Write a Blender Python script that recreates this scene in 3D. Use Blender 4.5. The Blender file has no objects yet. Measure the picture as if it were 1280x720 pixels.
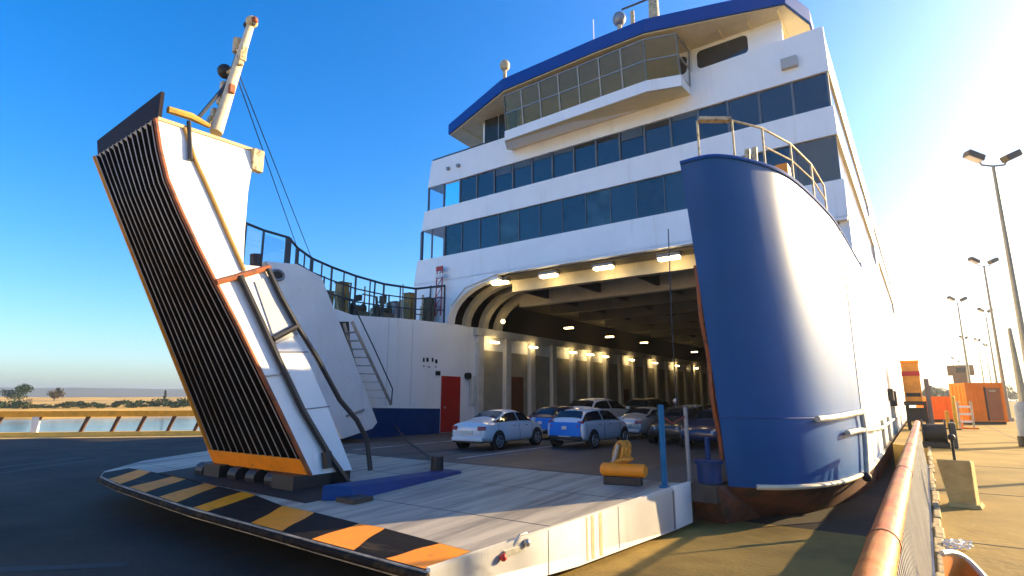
import bpy, bmesh, math, random
from mathutils import Vector, Matrix
random.seed(7)
R = math.radians
sc = bpy.context.scene
C = sc.collection

# ---------------------------------------------------------------- camera model (for measuring points on real planes)
F, CX, CY, HZ, H = 703.0, 640.0, 360.0, 497.0, 2.85
PIT = math.atan((HZ - CY) / F)
YAW = math.atan(515 / 703 * math.cos(PIT))
def ray(px, py):
    x = (px - CX) / F; y = (CY - py) / F
    f = math.cos(PIT) - y * math.sin(PIT); u = math.sin(PIT) + y * math.cos(PIT)
    return Vector((x * math.cos(YAW) - f * math.sin(YAW), x * math.sin(YAW) + f * math.cos(YAW), u))
EYE = Vector((0, 0, H))
def onx(px, py, X):
    r = ray(px, py); return EYE + r * (X / r.x)
def ony(px, py, V):
    r = ray(px, py); return EYE + r * (V / r.y)
def onz(px, py, Z):
    r = ray(px, py); return EYE + r * ((Z - H) / r.z)
def onplane(px, py, n, d):
    r = ray(px, py); n = Vector(n); return EYE + r * ((d - n.dot(EYE)) / n.dot(r))
def at(px, py, d):
    r = ray(px, py); fx = -math.sin(YAW) * r.x + math.cos(YAW) * r.y
    return EYE + r * (d / fx)

# ---------------------------------------------------------------- materials
MATS = {}
def mat(name, col, rough=.5, metal=0.0, var=.12, vscale=1.5, bump=.0, bscale=12, col2=None, c2scale=1.0, c2lo=.5, c2hi=.65,
        streak=None, streak_amt=.35, spec=.5, coat=0, stretch=(1, 1, 1), rvar=.1):
    if name in MATS: return MATS[name]
    m = bpy.data.materials.new(name); m.use_nodes = True
    nt = m.node_tree; N = nt.nodes; L = nt.links
    b = N['Principled BSDF']
    b.inputs['Roughness'].default_value = rough
    b.inputs['Metallic'].default_value = metal
    b.inputs['Specular IOR Level'].default_value = spec
    b.inputs['Coat Weight'].default_value = coat
    g = N.new('ShaderNodeNewGeometry')
    mp = N.new('ShaderNodeMapping'); mp.inputs['Scale'].default_value = stretch
    L.new(g.outputs['Position'], mp.inputs['Vector'])
    n1 = N.new('ShaderNodeTexNoise'); n1.inputs['Scale'].default_value = vscale; n1.inputs['Detail'].default_value = 6
    n1.inputs['Roughness'].default_value = .6
    L.new(mp.outputs[0], n1.inputs['Vector'])
    r1 = N.new('ShaderNodeMapRange'); r1.inputs['From Min'].default_value = .3; r1.inputs['From Max'].default_value = .7
    r1.inputs['To Min'].default_value = 1 - var; r1.inputs['To Max'].default_value = 1 + var * .6
    L.new(n1.outputs['Fac'], r1.inputs['Value'])
    mx = N.new('ShaderNodeMix'); mx.data_type = 'RGBA'; mx.blend_type = 'MULTIPLY'; mx.inputs[0].default_value = 1
    mx.inputs[6].default_value = (*col, 1)
    L.new(r1.outputs[0], mx.inputs[7])
    out = mx.outputs[2]
    if col2:
        n2 = N.new('ShaderNodeTexNoise'); n2.inputs['Scale'].default_value = c2scale; n2.inputs['Detail'].default_value = 8
        n2.inputs['Roughness'].default_value = .65
        L.new(mp.outputs[0], n2.inputs['Vector'])
        r2 = N.new('ShaderNodeMapRange'); r2.inputs['From Min'].default_value = c2lo; r2.inputs['From Max'].default_value = c2hi
        L.new(n2.outputs['Fac'], r2.inputs['Value'])
        m2 = N.new('ShaderNodeMix'); m2.data_type = 'RGBA'
        L.new(r2.outputs[0], m2.inputs[0]); L.new(out, m2.inputs[6]); m2.inputs[7].default_value = (*col2, 1)
        out = m2.outputs[2]
    if streak:
        mp3 = N.new('ShaderNodeMapping'); mp3.inputs['Scale'].default_value = (2.2, 2.2, .09)
        L.new(g.outputs['Position'], mp3.inputs['Vector'])
        n3 = N.new('ShaderNodeTexNoise'); n3.inputs['Scale'].default_value = 1.6; n3.inputs['Detail'].default_value = 7
        n3.inputs['Roughness'].default_value = .7
        L.new(mp3.outputs[0], n3.inputs['Vector'])
        r3 = N.new('ShaderNodeMapRange'); r3.inputs['From Min'].default_value = .56; r3.inputs['From Max'].default_value = .8
        r3.inputs['To Max'].default_value = streak_amt
        L.new(n3.outputs['Fac'], r3.inputs['Value'])
        m3 = N.new('ShaderNodeMix'); m3.data_type = 'RGBA'
        L.new(r3.outputs[0], m3.inputs[0]); L.new(out, m3.inputs[6]); m3.inputs[7].default_value = (*streak, 1)
        out = m3.outputs[2]
    L.new(out, b.inputs['Base Color'])
    if rvar:
        r4 = N.new('ShaderNodeMapRange'); r4.inputs['To Min'].default_value = max(.02, rough - rvar); r4.inputs['To Max'].default_value = min(1, rough + rvar)
        L.new(n1.outputs['Fac'], r4.inputs['Value']); L.new(r4.outputs[0], b.inputs['Roughness'])
    if bump:
        nb = N.new('ShaderNodeTexNoise'); nb.inputs['Scale'].default_value = bscale; nb.inputs['Detail'].default_value = 5
        L.new(mp.outputs[0], nb.inputs['Vector'])
        bp = N.new('ShaderNodeBump'); bp.inputs['Strength'].default_value = bump; bp.inputs['Distance'].default_value = .03
        L.new(nb.outputs['Fac'], bp.inputs['Height']); L.new(bp.outputs[0], b.inputs['Normal'])
    MATS[name] = m
    return m
def lamp_mat(name, col, s):
    m = bpy.data.materials.new(name); m.use_nodes = True
    b = m.node_tree.nodes['Principled BSDF']
    b.inputs['Base Color'].default_value = (.8, .8, .8, 1)
    b.inputs['Emission Color'].default_value = (*col, 1); b.inputs['Emission Strength'].default_value = s
    MATS[name] = m; return m
def clear_glass(name, tint, rough=.02):
    m = bpy.data.materials.new(name); m.use_nodes = True
    N = m.node_tree.nodes; L = m.node_tree.links; N.remove(N['Principled BSDF'])
    t = N.new('ShaderNodeBsdfTransparent'); t.inputs[0].default_value = (*tint, 1)
    gl = N.new('ShaderNodeBsdfGlossy'); gl.inputs['Roughness'].default_value = rough
    fr = N.new('ShaderNodeFresnel'); fr.inputs[0].default_value = 1.5
    mx = N.new('ShaderNodeMixShader')
    L.new(fr.outputs[0], mx.inputs[0]); L.new(t.outputs[0], mx.inputs[1]); L.new(gl.outputs[0], mx.inputs[2])
    L.new(mx.outputs[0], N['Material Output'].inputs[0])
    MATS[name] = m; return m

WHITE = mat('white_paint', (.88, .88, .87), .38, var=.05, vscale=.6, streak=(.55, .44, .32), streak_amt=.4, bump=.05, bscale=1.2)
WHITE_WORN = mat('worn_white_paint', (.78, .77, .75), .45, var=.08, vscale=.9, col2=(.42, .36, .3), c2scale=1.3, c2lo=.62, c2hi=.85,
                 streak=(.34, .2, .1), streak_amt=.35, bump=.12, bscale=2)
CREAM = mat('cream_paint', (.78, .64, .34), .55, var=.1)
BLUE = mat('blue_hull_paint', (.0, .08, .29), .44, var=.12, vscale=.7, streak=(.010, .05, .14), streak_amt=.5, bump=.14, bscale=1.1, spec=.2)
ROOFBLUE = mat('blue_roof_paint', (.001, .06, .30), .5, spec=.1, var=.06)
BLUESTRIP = mat('blue_band_paint', (.004, .04, .15), .5, spec=.2, var=.15, streak=(.08, .06, .05), streak_amt=.4)
RUST = mat('rusty_red_steel', (.16, .055, .03), .8, var=.4, vscale=3, col2=(.05, .03, .025), c2scale=2)
BLACKST = mat('black_steel', (.018, .016, .016), .55, var=.3, vscale=3, col2=(.07, .035, .02), c2scale=3, c2lo=.58, c2hi=.75)
RIBM = mat('lit_worn_rib_grey', (.36, .33, .30), .5, var=.2, vscale=2, col2=(.20, .14, .10), c2scale=.7, c2lo=.45, c2hi=.65)
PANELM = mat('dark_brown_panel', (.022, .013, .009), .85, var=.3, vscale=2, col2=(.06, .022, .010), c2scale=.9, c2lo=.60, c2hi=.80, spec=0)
RUSTORANGE = mat('orange_primer', (.28, .075, .02), .65, var=.3, vscale=5, col2=(.12, .04, .02), c2scale=4)
YELLOW = mat('yellow_paint', (.95, .29, .004), .5, var=.12, vscale=3, col2=(.22, .12, .04), c2scale=3.5, c2lo=.6, c2hi=.72)
YELWORN = mat('worn_yellow_paint', (.95, .31, .005), .6, spec=.2, var=.15, vscale=3, col2=(.05, .045, .04), c2scale=2.6, c2lo=.64, c2hi=.72)
BLKSTRIPE = mat('black_stripe_paint', (.010, .009, .009), .7, spec=.12, var=.3, vscale=3, col2=(.09, .065, .04), c2scale=2.2, c2lo=.58, c2hi=.78, stretch=(.35, 1.6, 1))
RAMP = mat('ramp_plate', (.46, .405, .31), .55, var=.3, vscale=1.6, col2=(.12, .11, .10), c2scale=1.1, c2lo=.44, c2hi=.68, stretch=(1.8, .16, 1),
           bump=.25, bscale=9)
DECK = mat('deck_paint', (.085, .082, .078), .6, var=.25, vscale=1.0, col2=(.028, .027, .027), c2scale=.8, c2lo=.48, c2hi=.62, stretch=(1.2, .18, 1), bump=.15)
DECKTRACK = mat('deck_tyre_track', (.045, .045, .05), .5, var=.3, vscale=1.0, col2=(.12, .12, .12), c2scale=.9, c2lo=.55, c2hi=.75, stretch=(1.2, .18, 1))
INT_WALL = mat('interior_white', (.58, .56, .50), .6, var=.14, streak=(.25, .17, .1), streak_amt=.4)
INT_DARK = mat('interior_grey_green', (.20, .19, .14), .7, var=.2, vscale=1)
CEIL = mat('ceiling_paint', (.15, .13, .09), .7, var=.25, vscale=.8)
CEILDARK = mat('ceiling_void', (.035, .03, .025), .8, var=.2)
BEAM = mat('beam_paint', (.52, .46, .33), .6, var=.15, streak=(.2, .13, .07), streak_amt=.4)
GLASS = mat('dark_window_glass', (.012, .022, .032), .06, var=.3, vscale=.35, spec=.9, rvar=.02)
GLASS2 = mat('teal_window_glass', (.012, .04, .07), .10, var=.35, vscale=.3, spec=.7, rvar=.03)
SIDEGLASS = mat('ochre_reflection_glass', (.10, .08, .04), .12, spec=.8)  # ochre reflection on the side panes put into the glass colour
BRGLASS = clear_glass('reflection_tint_glass', (.85, .76, .32))  # golden reflection of the bridge panes put into the tint
CLGLASS = clear_glass('clear_glass', (.75, .85, .9))
BRINT = mat('bridge_glow_paint', (.80, .64, .20), .7, var=.3, vscale=.9)  # yellow carries the golden window reflection, put into the interior colour
DARKINT = mat('dark_interior', (.03, .03, .03), .8)
GREYMET = mat('grey_metal', (.28, .28, .29), .45, metal=.4, var=.2)
PIPE = mat('galvanised_pipe', (.42, .40, .36), .4, metal=.6, var=.25, vscale=4)
RAILDK = mat('dark_rail_paint', (.03, .04, .055), .5, var=.2)
RED = mat('red_paint', (.42, .015, .012), .45, var=.15)
ORANGE = mat('orange_paint', (.92, .24, .015), .55, var=.12, vscale=2, streak=(.4, .12, .03), streak_amt=.35, spec=.25)
ORANGEDK = mat('brown_orange_door', (.36, .11, .025), .55, var=.15)
BRASS = mat('sunbleached_cream_metal', (.58, .47, .27), .5, var=.3, vscale=6, col2=(.16, .1, .05), c2scale=8)
BLACK = mat('black_rubber', (.012, .012, .013), .6, var=.2)
ROPE = mat('orange_rope', (.65, .28, .03), .8, var=.4, vscale=20, col2=(.2, .09, .02), c2scale=16)
POSTBLUE = mat('post_blue', (.0, .13, .30), .4, var=.15, spec=.15)
SIGNW = mat('sign_white', (.75, .75, .73), .5)

# ---------------------------------------------------------------- mesh builder
class MB:
    def __init__(s): s.v = []; s.f = []
    def add(s, vs, fs):
        o = len(s.v); s.v += [Vector(v) for v in vs]; s.f += [tuple(i + o for i in f) for f in fs]; return s
    def box(s, x0, x1, y0, y1, z0, z1):
        return s.hexa([(x0, y0, z0), (x1, y0, z0), (x1, y1, z0), (x0, y1, z0), (x0, y0, z1), (x1, y0, z1), (x1, y1, z1), (x0, y1, z1)])
    def hexa(s, p):
        return s.add(p, [(3, 2, 1, 0), (4, 5, 6, 7), (0, 1, 5, 4), (1, 2, 6, 5), (2, 3, 7, 6), (3, 0, 4, 7)])
    def obox(s, c, ax, hx, hy, hz):
        c = Vector(c); X, Y, Z = [Vector(a).normalized() for a in ax]
        p = [c + X * hx * a + Y * hy * b + Z * hz * d for d in (-1, 1) for a, b in ((-1, -1), (1, -1), (1, 1), (-1, 1))]
        return s.hexa(p)
    def bar(s, a, b, w, t, up=(0, 0, 1)):
        a = Vector(a); b = Vector(b); d = (b - a); l = d.length; d.normalize()
        sd = d.cross(Vector(up))
        if sd.length < 1e-4: sd = d.cross(Vector((1, 0, 0)))
        sd.normalize(); u = sd.cross(d)
        return s.obox((a + b) / 2, (sd, d, u), w / 2, l / 2, t / 2)
    def prism(s, pts, ext):
        n = len(pts); e = Vector(ext); P = [Vector(p) for p in pts]
        vs = P + [p + e for p in P]
        return s.add(vs, [tuple(reversed(range(n))), tuple(range(n, 2 * n))] + [(i, (i + 1) % n, n + (i + 1) % n, n + i) for i in range(n)])
    def quad(s, *p): return s.add(p, [tuple(range(len(p)))])
    def tube(s, pts, r, n=8, caps=True):
        P = [Vector(p) for p in pts]; rings = []
        rr = r if isinstance(r, (list, tuple)) else [r] * len(P)
        prev = None
        for i, p in enumerate(P):
            d = (P[min(i + 1, len(P) - 1)] - P[max(i - 1, 0)]).normalized()
            if prev is None:
                a = d.cross(Vector((0, 0, 1)))
                if a.length < 1e-3: a = d.cross(Vector((1, 0, 0)))
            else: a = prev - d * prev.dot(d)
            a.normalize(); prev = a; b = d.cross(a)
            rings.append([p + (a * math.cos(2 * math.pi * k / n) + b * math.sin(2 * math.pi * k / n)) * rr[i] for k in range(n)])
        return s.loft(rings, True, caps)
    def loft(s, rings, closed=True, caps=False):
        n = len(rings[0]); vs = [p for r in rings for p in r]; fs = []
        for i in range(len(rings) - 1):
            for k in range(n if closed else n - 1):
                fs.append((i * n + k, i * n + (k + 1) % n, (i + 1) * n + (k + 1) % n, (i + 1) * n + k))
        if caps: fs += [tuple(reversed(range(n))), tuple(range((len(rings) - 1) * n, len(rings) * n))]
        return s.add(vs, fs)
    def sphere(s, c, r, n=10, m=6, sz=1.0):
        c = Vector(c)
        rings = []
        for i in range(m + 1):
            t = math.pi * (i / m * .98 + .01); rr = math.sin(t) * r; z = math.cos(t) * r * sz
            rings.append([c + Vector((math.cos(2 * math.pi * k / n) * rr, math.sin(2 * math.pi * k / n) * rr, z)) for k in range(n)])
        return s.loft(rings, True, True)
    def cyl(s, a, b, r, n=14): return s.tube([a, b], r, n)
    def build(s, name, m, parent=None, smooth=False, bevel=0, sub=0, org=None):
        if parent is not None and org is None: org = ORG.get(parent.name, Vector((0, 0, 0)))
        org = Vector(org or (0, 0, 0))
        me = bpy.data.meshes.new(name)
        me.from_pydata([v - org for v in s.v], [], s.f); me.update()
        bm = bmesh.new(); bm.from_mesh(me); bmesh.ops.recalc_face_normals(bm, faces=bm.faces); bm.to_mesh(me); bm.free()
        o = bpy.data.objects.new(name, me); C.objects.link(o)
        me.materials.append(m)
        if parent is not None: o.parent = parent; ORG[o.name] = org
        else: o.location = org; ORG[o.name] = org
        if bevel:
            b = o.modifiers.new('b', 'BEVEL'); b.width = bevel; b.segments = 2; b.limit_method = 'ANGLE'; b.angle_limit = R(40)
        if sub:
            b = o.modifiers.new('s', 'SUBSURF'); b.levels = sub; b.render_levels = sub
        if smooth:
            me.polygons.foreach_set('use_smooth', [True] * len(me.polygons))
            if smooth != 'all':
                try: me.set_sharp_from_angle(angle=R(35))
                except Exception: pass
        return o
ORG = {}
def tag(o, label=None, cat=None, group=None, kind=None):
    if label: o['label'] = label
    if cat: o['category'] = cat
    if group: o['group'] = group
    if kind: o['kind'] = kind
    return o
def thing(name, loc, label, cat, group=None, rz=0):
    o = bpy.data.objects.new(name, None); C.objects.link(o); o.location = loc; o.rotation_euler.z = rz
    o.empty_display_size = .3
    tag(o, label, cat, group); ORG[o.name] = Vector(loc); return o
def local(o):            # parts of this thing are written in its own coordinates
    ORG[o.name] = Vector((0, 0, 0)); return o
def copy_tree(o, parent=None):
    c = o.copy(); C.objects.link(c)
    if parent: c.parent = parent
    for ch in list(o.children): copy_tree(ch, c)
    return c

# ================================================================= SETTING
wnode = None
# water
m = mat('harbour_water', (.02, .06, .10), .12, var=.2, vscale=.05, bump=.5, bscale=1.1, stretch=(1, .35, 1))
MB().quad((-5000, -3000, -1), (3000, -3000, -1), (3000, 5000, -1), (-5000, 5000, -1)).build('water', m)['kind'] = 'structure'
# slip ground (low)
ASPH = mat('slip_asphalt', (.055, .046, .036), .85, var=.35, vscale=.5, col2=(.022, .019, .017), c2scale=.22, c2lo=.45, c2hi=.65, bump=.35, bscale=14, spec=.2)
A0 = Vector((-53.7, 12.3, 0)); A1 = Vector((-44.3, 22.2, 0)); ad = (A1 - A0).normalized()
Pe0 = A0 - ad * 60; Pe1 = A0 + ad * 42
slip = MB().prism([(Pe0.x, Pe0.y, -3), (-60, -60, -3), (-.15, -60, -3), (-.15, 45, -3), (Pe1.x, 45, -3), (Pe1.x, Pe1.y, -3)], (0, 0, 3)).build('slip_ground', ASPH)
slip['kind'] = 'structure'
TYRE = mat('tyre_mark', (.020, .017, .012), .7, var=.4, vscale=1.2)
def arc_mark(cx, cy, r, a0, a1, w_, name='tyre_mark'):
    b = MB(); rows_ = []
    for k in range(33):
        a = R(a0 + (a1 - a0) * k / 32); rows_.append([(cx + (r - w_ / 2) * math.cos(a), cy + (r - w_ / 2) * math.sin(a), .004), (cx + (r + w_ / 2) * math.cos(a), cy + (r + w_ / 2) * math.sin(a), .004)])
    b.loft(rows_, False); tag(b.build(name, TYRE), kind='structure')
for r_ in (14.0, 15.6): arc_mark(-22, 14, r_, 250, 318, .28)
for r_ in (20, 21.5): arc_mark(-14, 20, r_, 205, 268, .25)
CRACK = mat('tar_seam', (.014, .012, .010), .6)
sl_ = MB()
for x0_, y0_, x1_, y1_ in ((-30, -2, -2, 4.4), (-44, 6, -24, 14), (-26, -10, -30, 12)):
    sl_.bar((x0_, y0_, .002), (x1_, y1_, .002), .05, .006)
tag(sl_.build('tar_seams', CRACK), kind='structure')
APR = mat('pale_bounce_concrete', (.62, .52, .36), .9, var=.2, vscale=.3, bump=.2, spec=.2)
MB().box(-62, -1.5, -29.9, -4.5, -.1, .012).build('bounce_apron', APR)['kind'] = 'structure'  # added unseen pale ground, throws warm sunlight back at the ship
tb = thing('bounce_building', (-32, -36, 0), 'long cream building added unseen behind the viewpoint to bounce sunlight onto the bow', 'building')  # added unseen building, reflects warm sun onto the shaded bow front
MB().box(-64, -2, -42, -30, 0, 13).build('wall', mat('cream_render', (.80, .70, .52), .8, var=.1), tb)
MB().box(-65, -1.5, -43, -29.4, 13, 13.5).build('roof', mat('roof_grey', (.3, .3, .3), .7), tb)
for k in range(10):
    MB().box(-62 + 6 * k, -58.5 + 6 * k, -30.0, -29.96, 1.0, 3.6).build('window', mat('bounce_building_glass', (.03, .04, .05), .1), tb)
MB().box(-5.25, -.16, -4, 14.5, -.1, .004).build('lit_slip_strip', mat('lit_slip_tone', (.30, .205, .055), .9, var=.25, vscale=.6, col2=(.17, .115, .035), c2scale=.4, c2lo=.45, c2hi=.65, bump=.35, bscale=12, spec=.15))['kind'] = 'structure'  # lighter sheet: sunlit tone of the slip put into its colour
# quay (raised, right)
QUAY = mat('quay_concrete', (.33, .225, .068), .9, var=.25, vscale=.5, col2=(.20, .135, .042), c2scale=.35, c2lo=.48, c2hi=.68, bump=.4, bscale=10, spec=.15)
q = MB().prism([(-.1, -60, -3), (300, -60, -3), (300, 420, -3), (-1.15, 420, -3), (-1.15, 26, -3), (-.1, 24.5, -3)], (0, 0, 4.15)).build('quay', QUAY)
q['kind'] = 'structure'
# paving seams on the quay
s = MB()
for yy in (5.2, 9.0, 13.6, 18.9, 25.1, 33.0, 43): s.box(.02, 40, yy, yy + .03, 1.148, 1.154)
for xx in (2.9, 6.6): s.box(xx, xx + .03, -10, 60, 1.148, 1.1545)
tag(s.build('joint_lines', mat('joint_filler', (.07, .06, .045), .9)), kind='structure')
# rubble kerb along the quay edge
rk = MB(); yy = 1.2
while yy < 26:
    l = random.uniform(.35, .9); h = random.uniform(.03, .055)
    rk.obox((-.045 + random.uniform(-.015, .02), yy + l / 2, 1.15 + h / 2 - .01), ((1, random.uniform(-.1, .1), 0), (0, 1, 0), (random.uniform(-.1, .1), 0, 1)), .045 + random.uniform(-.012, .012), l / 2 - .004, h / 2 + .01)
    yy += l
STONE = mat('pale_rubble', (.46, .35, .17), .85, var=.4, vscale=6, col2=(.2, .15, .08), c2scale=5, bump=.6, bscale=20)
kb = tag(rk.build('edge_kerb', STONE, bevel=.015, org=(0, 12, 1.15)), 'broken pale stone kerb along the foot of the rusty railing', 'kerb')

# quay railing
rl = thing('quay_railing', (-.2, 10, 1.15), 'long quay railing with sun-worn orange and cream top pipe and grey slatted infill', 'railing')
def rp(y): return (-.215, y, 2.22 - .0005 * y)
PIPEO = mat('worn_orange_pipe', (.50, .085, .008), .5, var=.3, vscale=5, col2=(.62, .27, .04), c2scale=2.6, c2lo=.48, c2hi=.70, spec=.25, bump=.3, bscale=14, stretch=(1, .5, 1))
MB().tube([rp(1.0 + k * .5) for k in range(36)], .062, 16).build('top_pipe', PIPEO, rl, smooth=True)
jb = MB()
for yy in (3.1, 6.0, 9, 12, 15, 18): jb.tube([rp(yy - .012), rp(yy + .012)], .066, 16)
jb.build('pipe_weld', mat('weld_rust', (.25, .09, .03), .7), rl, smooth=True)
inf = MB(); yy = 1.0
while yy < 18.4:
    inf.bar((-.205, yy, 2.15), (-.125, yy, 1.1), .012, .042, up=(0, 1, 0)); yy += .12
inf.build('slat_infill', mat('grey_slat_metal', (.34, .33, .31), .5, metal=.2, var=.25, vscale=3), rl)
MB().box(-.15, -.105, 1, 18.5, 1.11, 1.145).build('bottom_rail', GREYMET, rl)
for yy in (1.2, 4.2, 7.2, 10.2, 13.2, 16.2, 18.4):
    MB().bar((-.24, yy, 2.16), (-.17, yy, .7), .05, .05, up=(0, 1, 0)).build('post', GREYMET, rl)

# far bank and hills
def strip(name, mtl, prof, amp=0, n=60, seed=1, a0=-75, a1=75, base=0):
    """ground strip round the viewpoint: prof = [(distance, height)], heights jittered"""
    rnd = random.Random(seed); rows = []
    ph = [rnd.uniform(0, 6.28) for _ in range(6)]
    for d, z in prof:
        row = []
        for k in range(n + 1):
            a = R(a0 + (a1 - a0) * k / n) + R(35.7)
            j = sum(math.sin(a * f + p) for f, p in zip((5, 9, 17, 31, 53, 80), ph)) / 6
            dd = d * (1 + .03 * j)
            row.append(Vector((-math.sin(a) * dd, math.cos(a) * dd, z + (amp * j if z > base else 0))))
        rows.append(row)
    b = MB(); b.loft(rows, False); o = b.build(name, mtl, smooth='all'); o['kind'] = 'structure'; return o
GRASS = mat('dry_grass', (.56, .34, .06), .9, var=.35, vscale=.08, col2=(.30, .20, .04), c2scale=.05, c2lo=.5, c2hi=.65)
strip('far_bank', GRASS, [(140, -1.2), (144, -.2), (200, .6), (330, 3.0), (430, 2.6)], .3, seed=3, a0=2, a1=70)
HILL = mat('hill_scrub', (.10, .11, .075), .95, var=.3, vscale=.01)
strip('hills', HILL, [(1150, -2), (1300, 10), (1500, 22), (1750, 26), (2100, 20)], 3.5, n=120, seed=5, a0=5, a1=75)

# far-bank guard fence on the slip edge (left)
nrm = Vector((ad.y, -ad.x, 0))           # towards the camera side
gf = thing('guard_fence', A0 + ad * 12, 'sunlit yellow guard rail with slanting brown posts along the far water edge', 'fence')
def fp(t, o, z): return A0 + ad * t + nrm * o + Vector((0, 0, z))
def fbox(t0, t1, o0, o1, z0, z1):
    return MB().hexa([fp(t0, o0, z0), fp(t1, o0, z0), fp(t1, o1, z0), fp(t0, o1, z0), fp(t0, o0, z1), fp(t1, o0, z1), fp(t1, o1, z1), fp(t0, o1, z1)])
vg = MB().hexa([fp(-35, -.9, .0), fp(36, -.9, .0), fp(36, .9, .0), fp(-35, .9, .0), fp(-35, -.9, .02), fp(36, -.9, .02), fp(36, .9, .02), fp(-35, .9, .02)]).build('lit_edge_strip', mat('lit_edge_ochre', (.58, .40, .13), .9, var=.2), None)  # pale strip: sunlit ground along the fence put into its colour
vg['kind'] = 'structure'
GOLD = mat('ochre_painted_beam', (.88, .40, .02), .6, var=.2, vscale=2)
fbox(-30, 34, -1.3, -1.0, 1.44, 1.88).build('top_beam', GOLD, gf, bevel=.03)
fbox(-30, 34, -1.6, -.75, 0.02, .34).build('kerb_beam', mat('pale_kerb', (.80, .50, .10), .8, var=.2), gf, bevel=.03)
POSTBR = mat('weathered_post', (.12, .06, .03), .8, var=.3, vscale=5)
for px_ in (9, 51, 105, 140, 170, 205, 237, 270, 300):
    p = onz(px_, 540, .3); t = (p - A0).dot(ad)
    a = fp(t, -1.15, .32); b = a + ad * .42 + Vector((0, 0, 1.2))
    MB().bar(a, b, .22, .2, up=nrm).build('post', POSTBR, gf)
for t in (-9, -13.5, -18, -23):
    a = fp(t, -1.15, .32); MB().bar(a, a + ad * .42 + Vector((0, 0, 1.2)), .22, .2, up=nrm).build('post', POSTBR, gf)
p = onz(56, 540, .3); t = (p - A0).dot(ad)
fbox(t - .3, t + .12, -1.2, -.95, .34, 1.45).build('gate_panel', SIGNW, gf)

# ---------------------------------------------------------------- vegetation
LEAFS = [mat('leaf_olive', (.055, .075, .02), .7, var=.3, vscale=.4), mat('leaf_green', (.045, .085, .022), .7, var=.3, vscale=.4),
         mat('leaf_straw', (.13, .10, .035), .8, var=.3, vscale=.4)]
BARK = mat('bark', (.09, .06, .04), .9, var=.3)
def leaves(b, c, rx, rz, n, s, rnd):
    for _ in range(n):
        d = Vector((rnd.gauss(0, 1), rnd.gauss(0, 1), rnd.gauss(0, 1))).normalized() * rnd.random() ** .45
        p = Vector(c) + Vector((d.x * rx, d.y * rx, d.z * rz))
        u = Vector((rnd.gauss(0, 1), rnd.gauss(0, 1), rnd.gauss(0, 1))).normalized(); v = u.orthogonal().normalized()
        k = s * rnd.uniform(.6, 1.4)
        b.quad(p - u * k, p + v * k * .6, p + u * k, p - v * k * .6)
def plant(name, loc, h, w, label, cat, group, leaf, seed, trunk=True, cone=False, n=260, leaf_k=.04):
    rnd = random.Random(seed)
    t = thing(name, loc, label, cat, group)
    if trunk:
        MB().tube([loc, loc + Vector((.02 * h, 0, h * .35)), loc + Vector((0, .02 * h, h * .7))], [h * .03, h * .022, h * .01], 6).build('trunk', BARK, t)
    b = MB()
    if cone:
        for k in range(6): leaves(b, loc + Vector((0, 0, h * (.15 + .14 * k))), w * .5 * (1 - k / 6.5), h * .12, n // 6, h * .035, rnd)
    else:
        for k in range(7):
            a = rnd.uniform(0, 6.28); r = rnd.uniform(.1, .33) * w
            leaves(b, loc + Vector((math.cos(a) * r, math.sin(a) * r, h * rnd.uniform(.3 if trunk else .2, .78))), w * .26, h * .2, n // 7, h * leaf_k, rnd)
    b.build('crown' if trunk else 'foliage', leaf, t); return t
def bank_z(d): return -.2 + (d - 144) / 56 * .8 if d < 200 else .6 + (d - 200) / 130 * 2.4
def bank(px, d):
    r = ray(px, 497); p = Vector((r.x, r.y, 0)).normalized() * d; p.z = bank_z(d) - .15; return p
plant('bank_tree', bank(18, 240), 6.2, 8.5, 'rounded green tree on the far bank at the left edge of the picture', 'tree', 'trees on the far bank', LEAFS[1], 1, n=1500)
plant('bank_tree', bank(68, 260), 5.6, 5.5, 'pale straw-green tree standing alone on the far bank', 'tree', 'trees on the far bank', LEAFS[2], 2, n=1200)
plant('conifer', bank(206, 190), 5.0, 1.7, 'slim dark pointed conifer rising above the shrubs on the far bank', 'tree', None, LEAFS[0], 3, cone=True, n=300)
plant('round_bush', bank(36, 185), 2.8, 2.6, 'tallest rounded brown bush of the far bank hedge line, nearest the left edge', 'bush', None, LEAFS[2], 4, trunk=False)
for i in range(30):
    px_ = 4 + i * 8.4 + random.uniform(-3, 3)
    h = random.choice((1.2, 1.4, 1.7, 2.1)) * (1.25 if 170 < px_ < 250 else 1)
    plant('shrub', bank(px_, random.uniform(172, 186)), h, h * random.uniform(1.8, 2.6), 'low dark shrub in the line of scrub along the far bank', 'shrub', 'low shrubs along the far bank', LEAFS[i % 2], 20 + i, trunk=False, n=240, leaf_k=.13)
for i in range(16):
    px_ = 1157 + i * 7.5; d = random.uniform(185, 240)
    p = at(px_, 497, d); p.z = 1.15
    h = random.uniform(4.0, 6.0)
    plant('quay_tree', p, h, h * random.uniform(1.1, 1.6), 'dark leafy tree in the row beyond the orange containers at the end of the quay', 'tree', 'trees at the end of the quay', LEAFS[i % 2], 60 + i, n=700, leaf_k=.06)

# ================================================================= FERRY
fe = thing('ferry', (-13, 20, 0), 'large white car ferry with blue bow flank and bridge roof, bow opened and ramp lowered', 'ferry')
DK = .93
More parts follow.
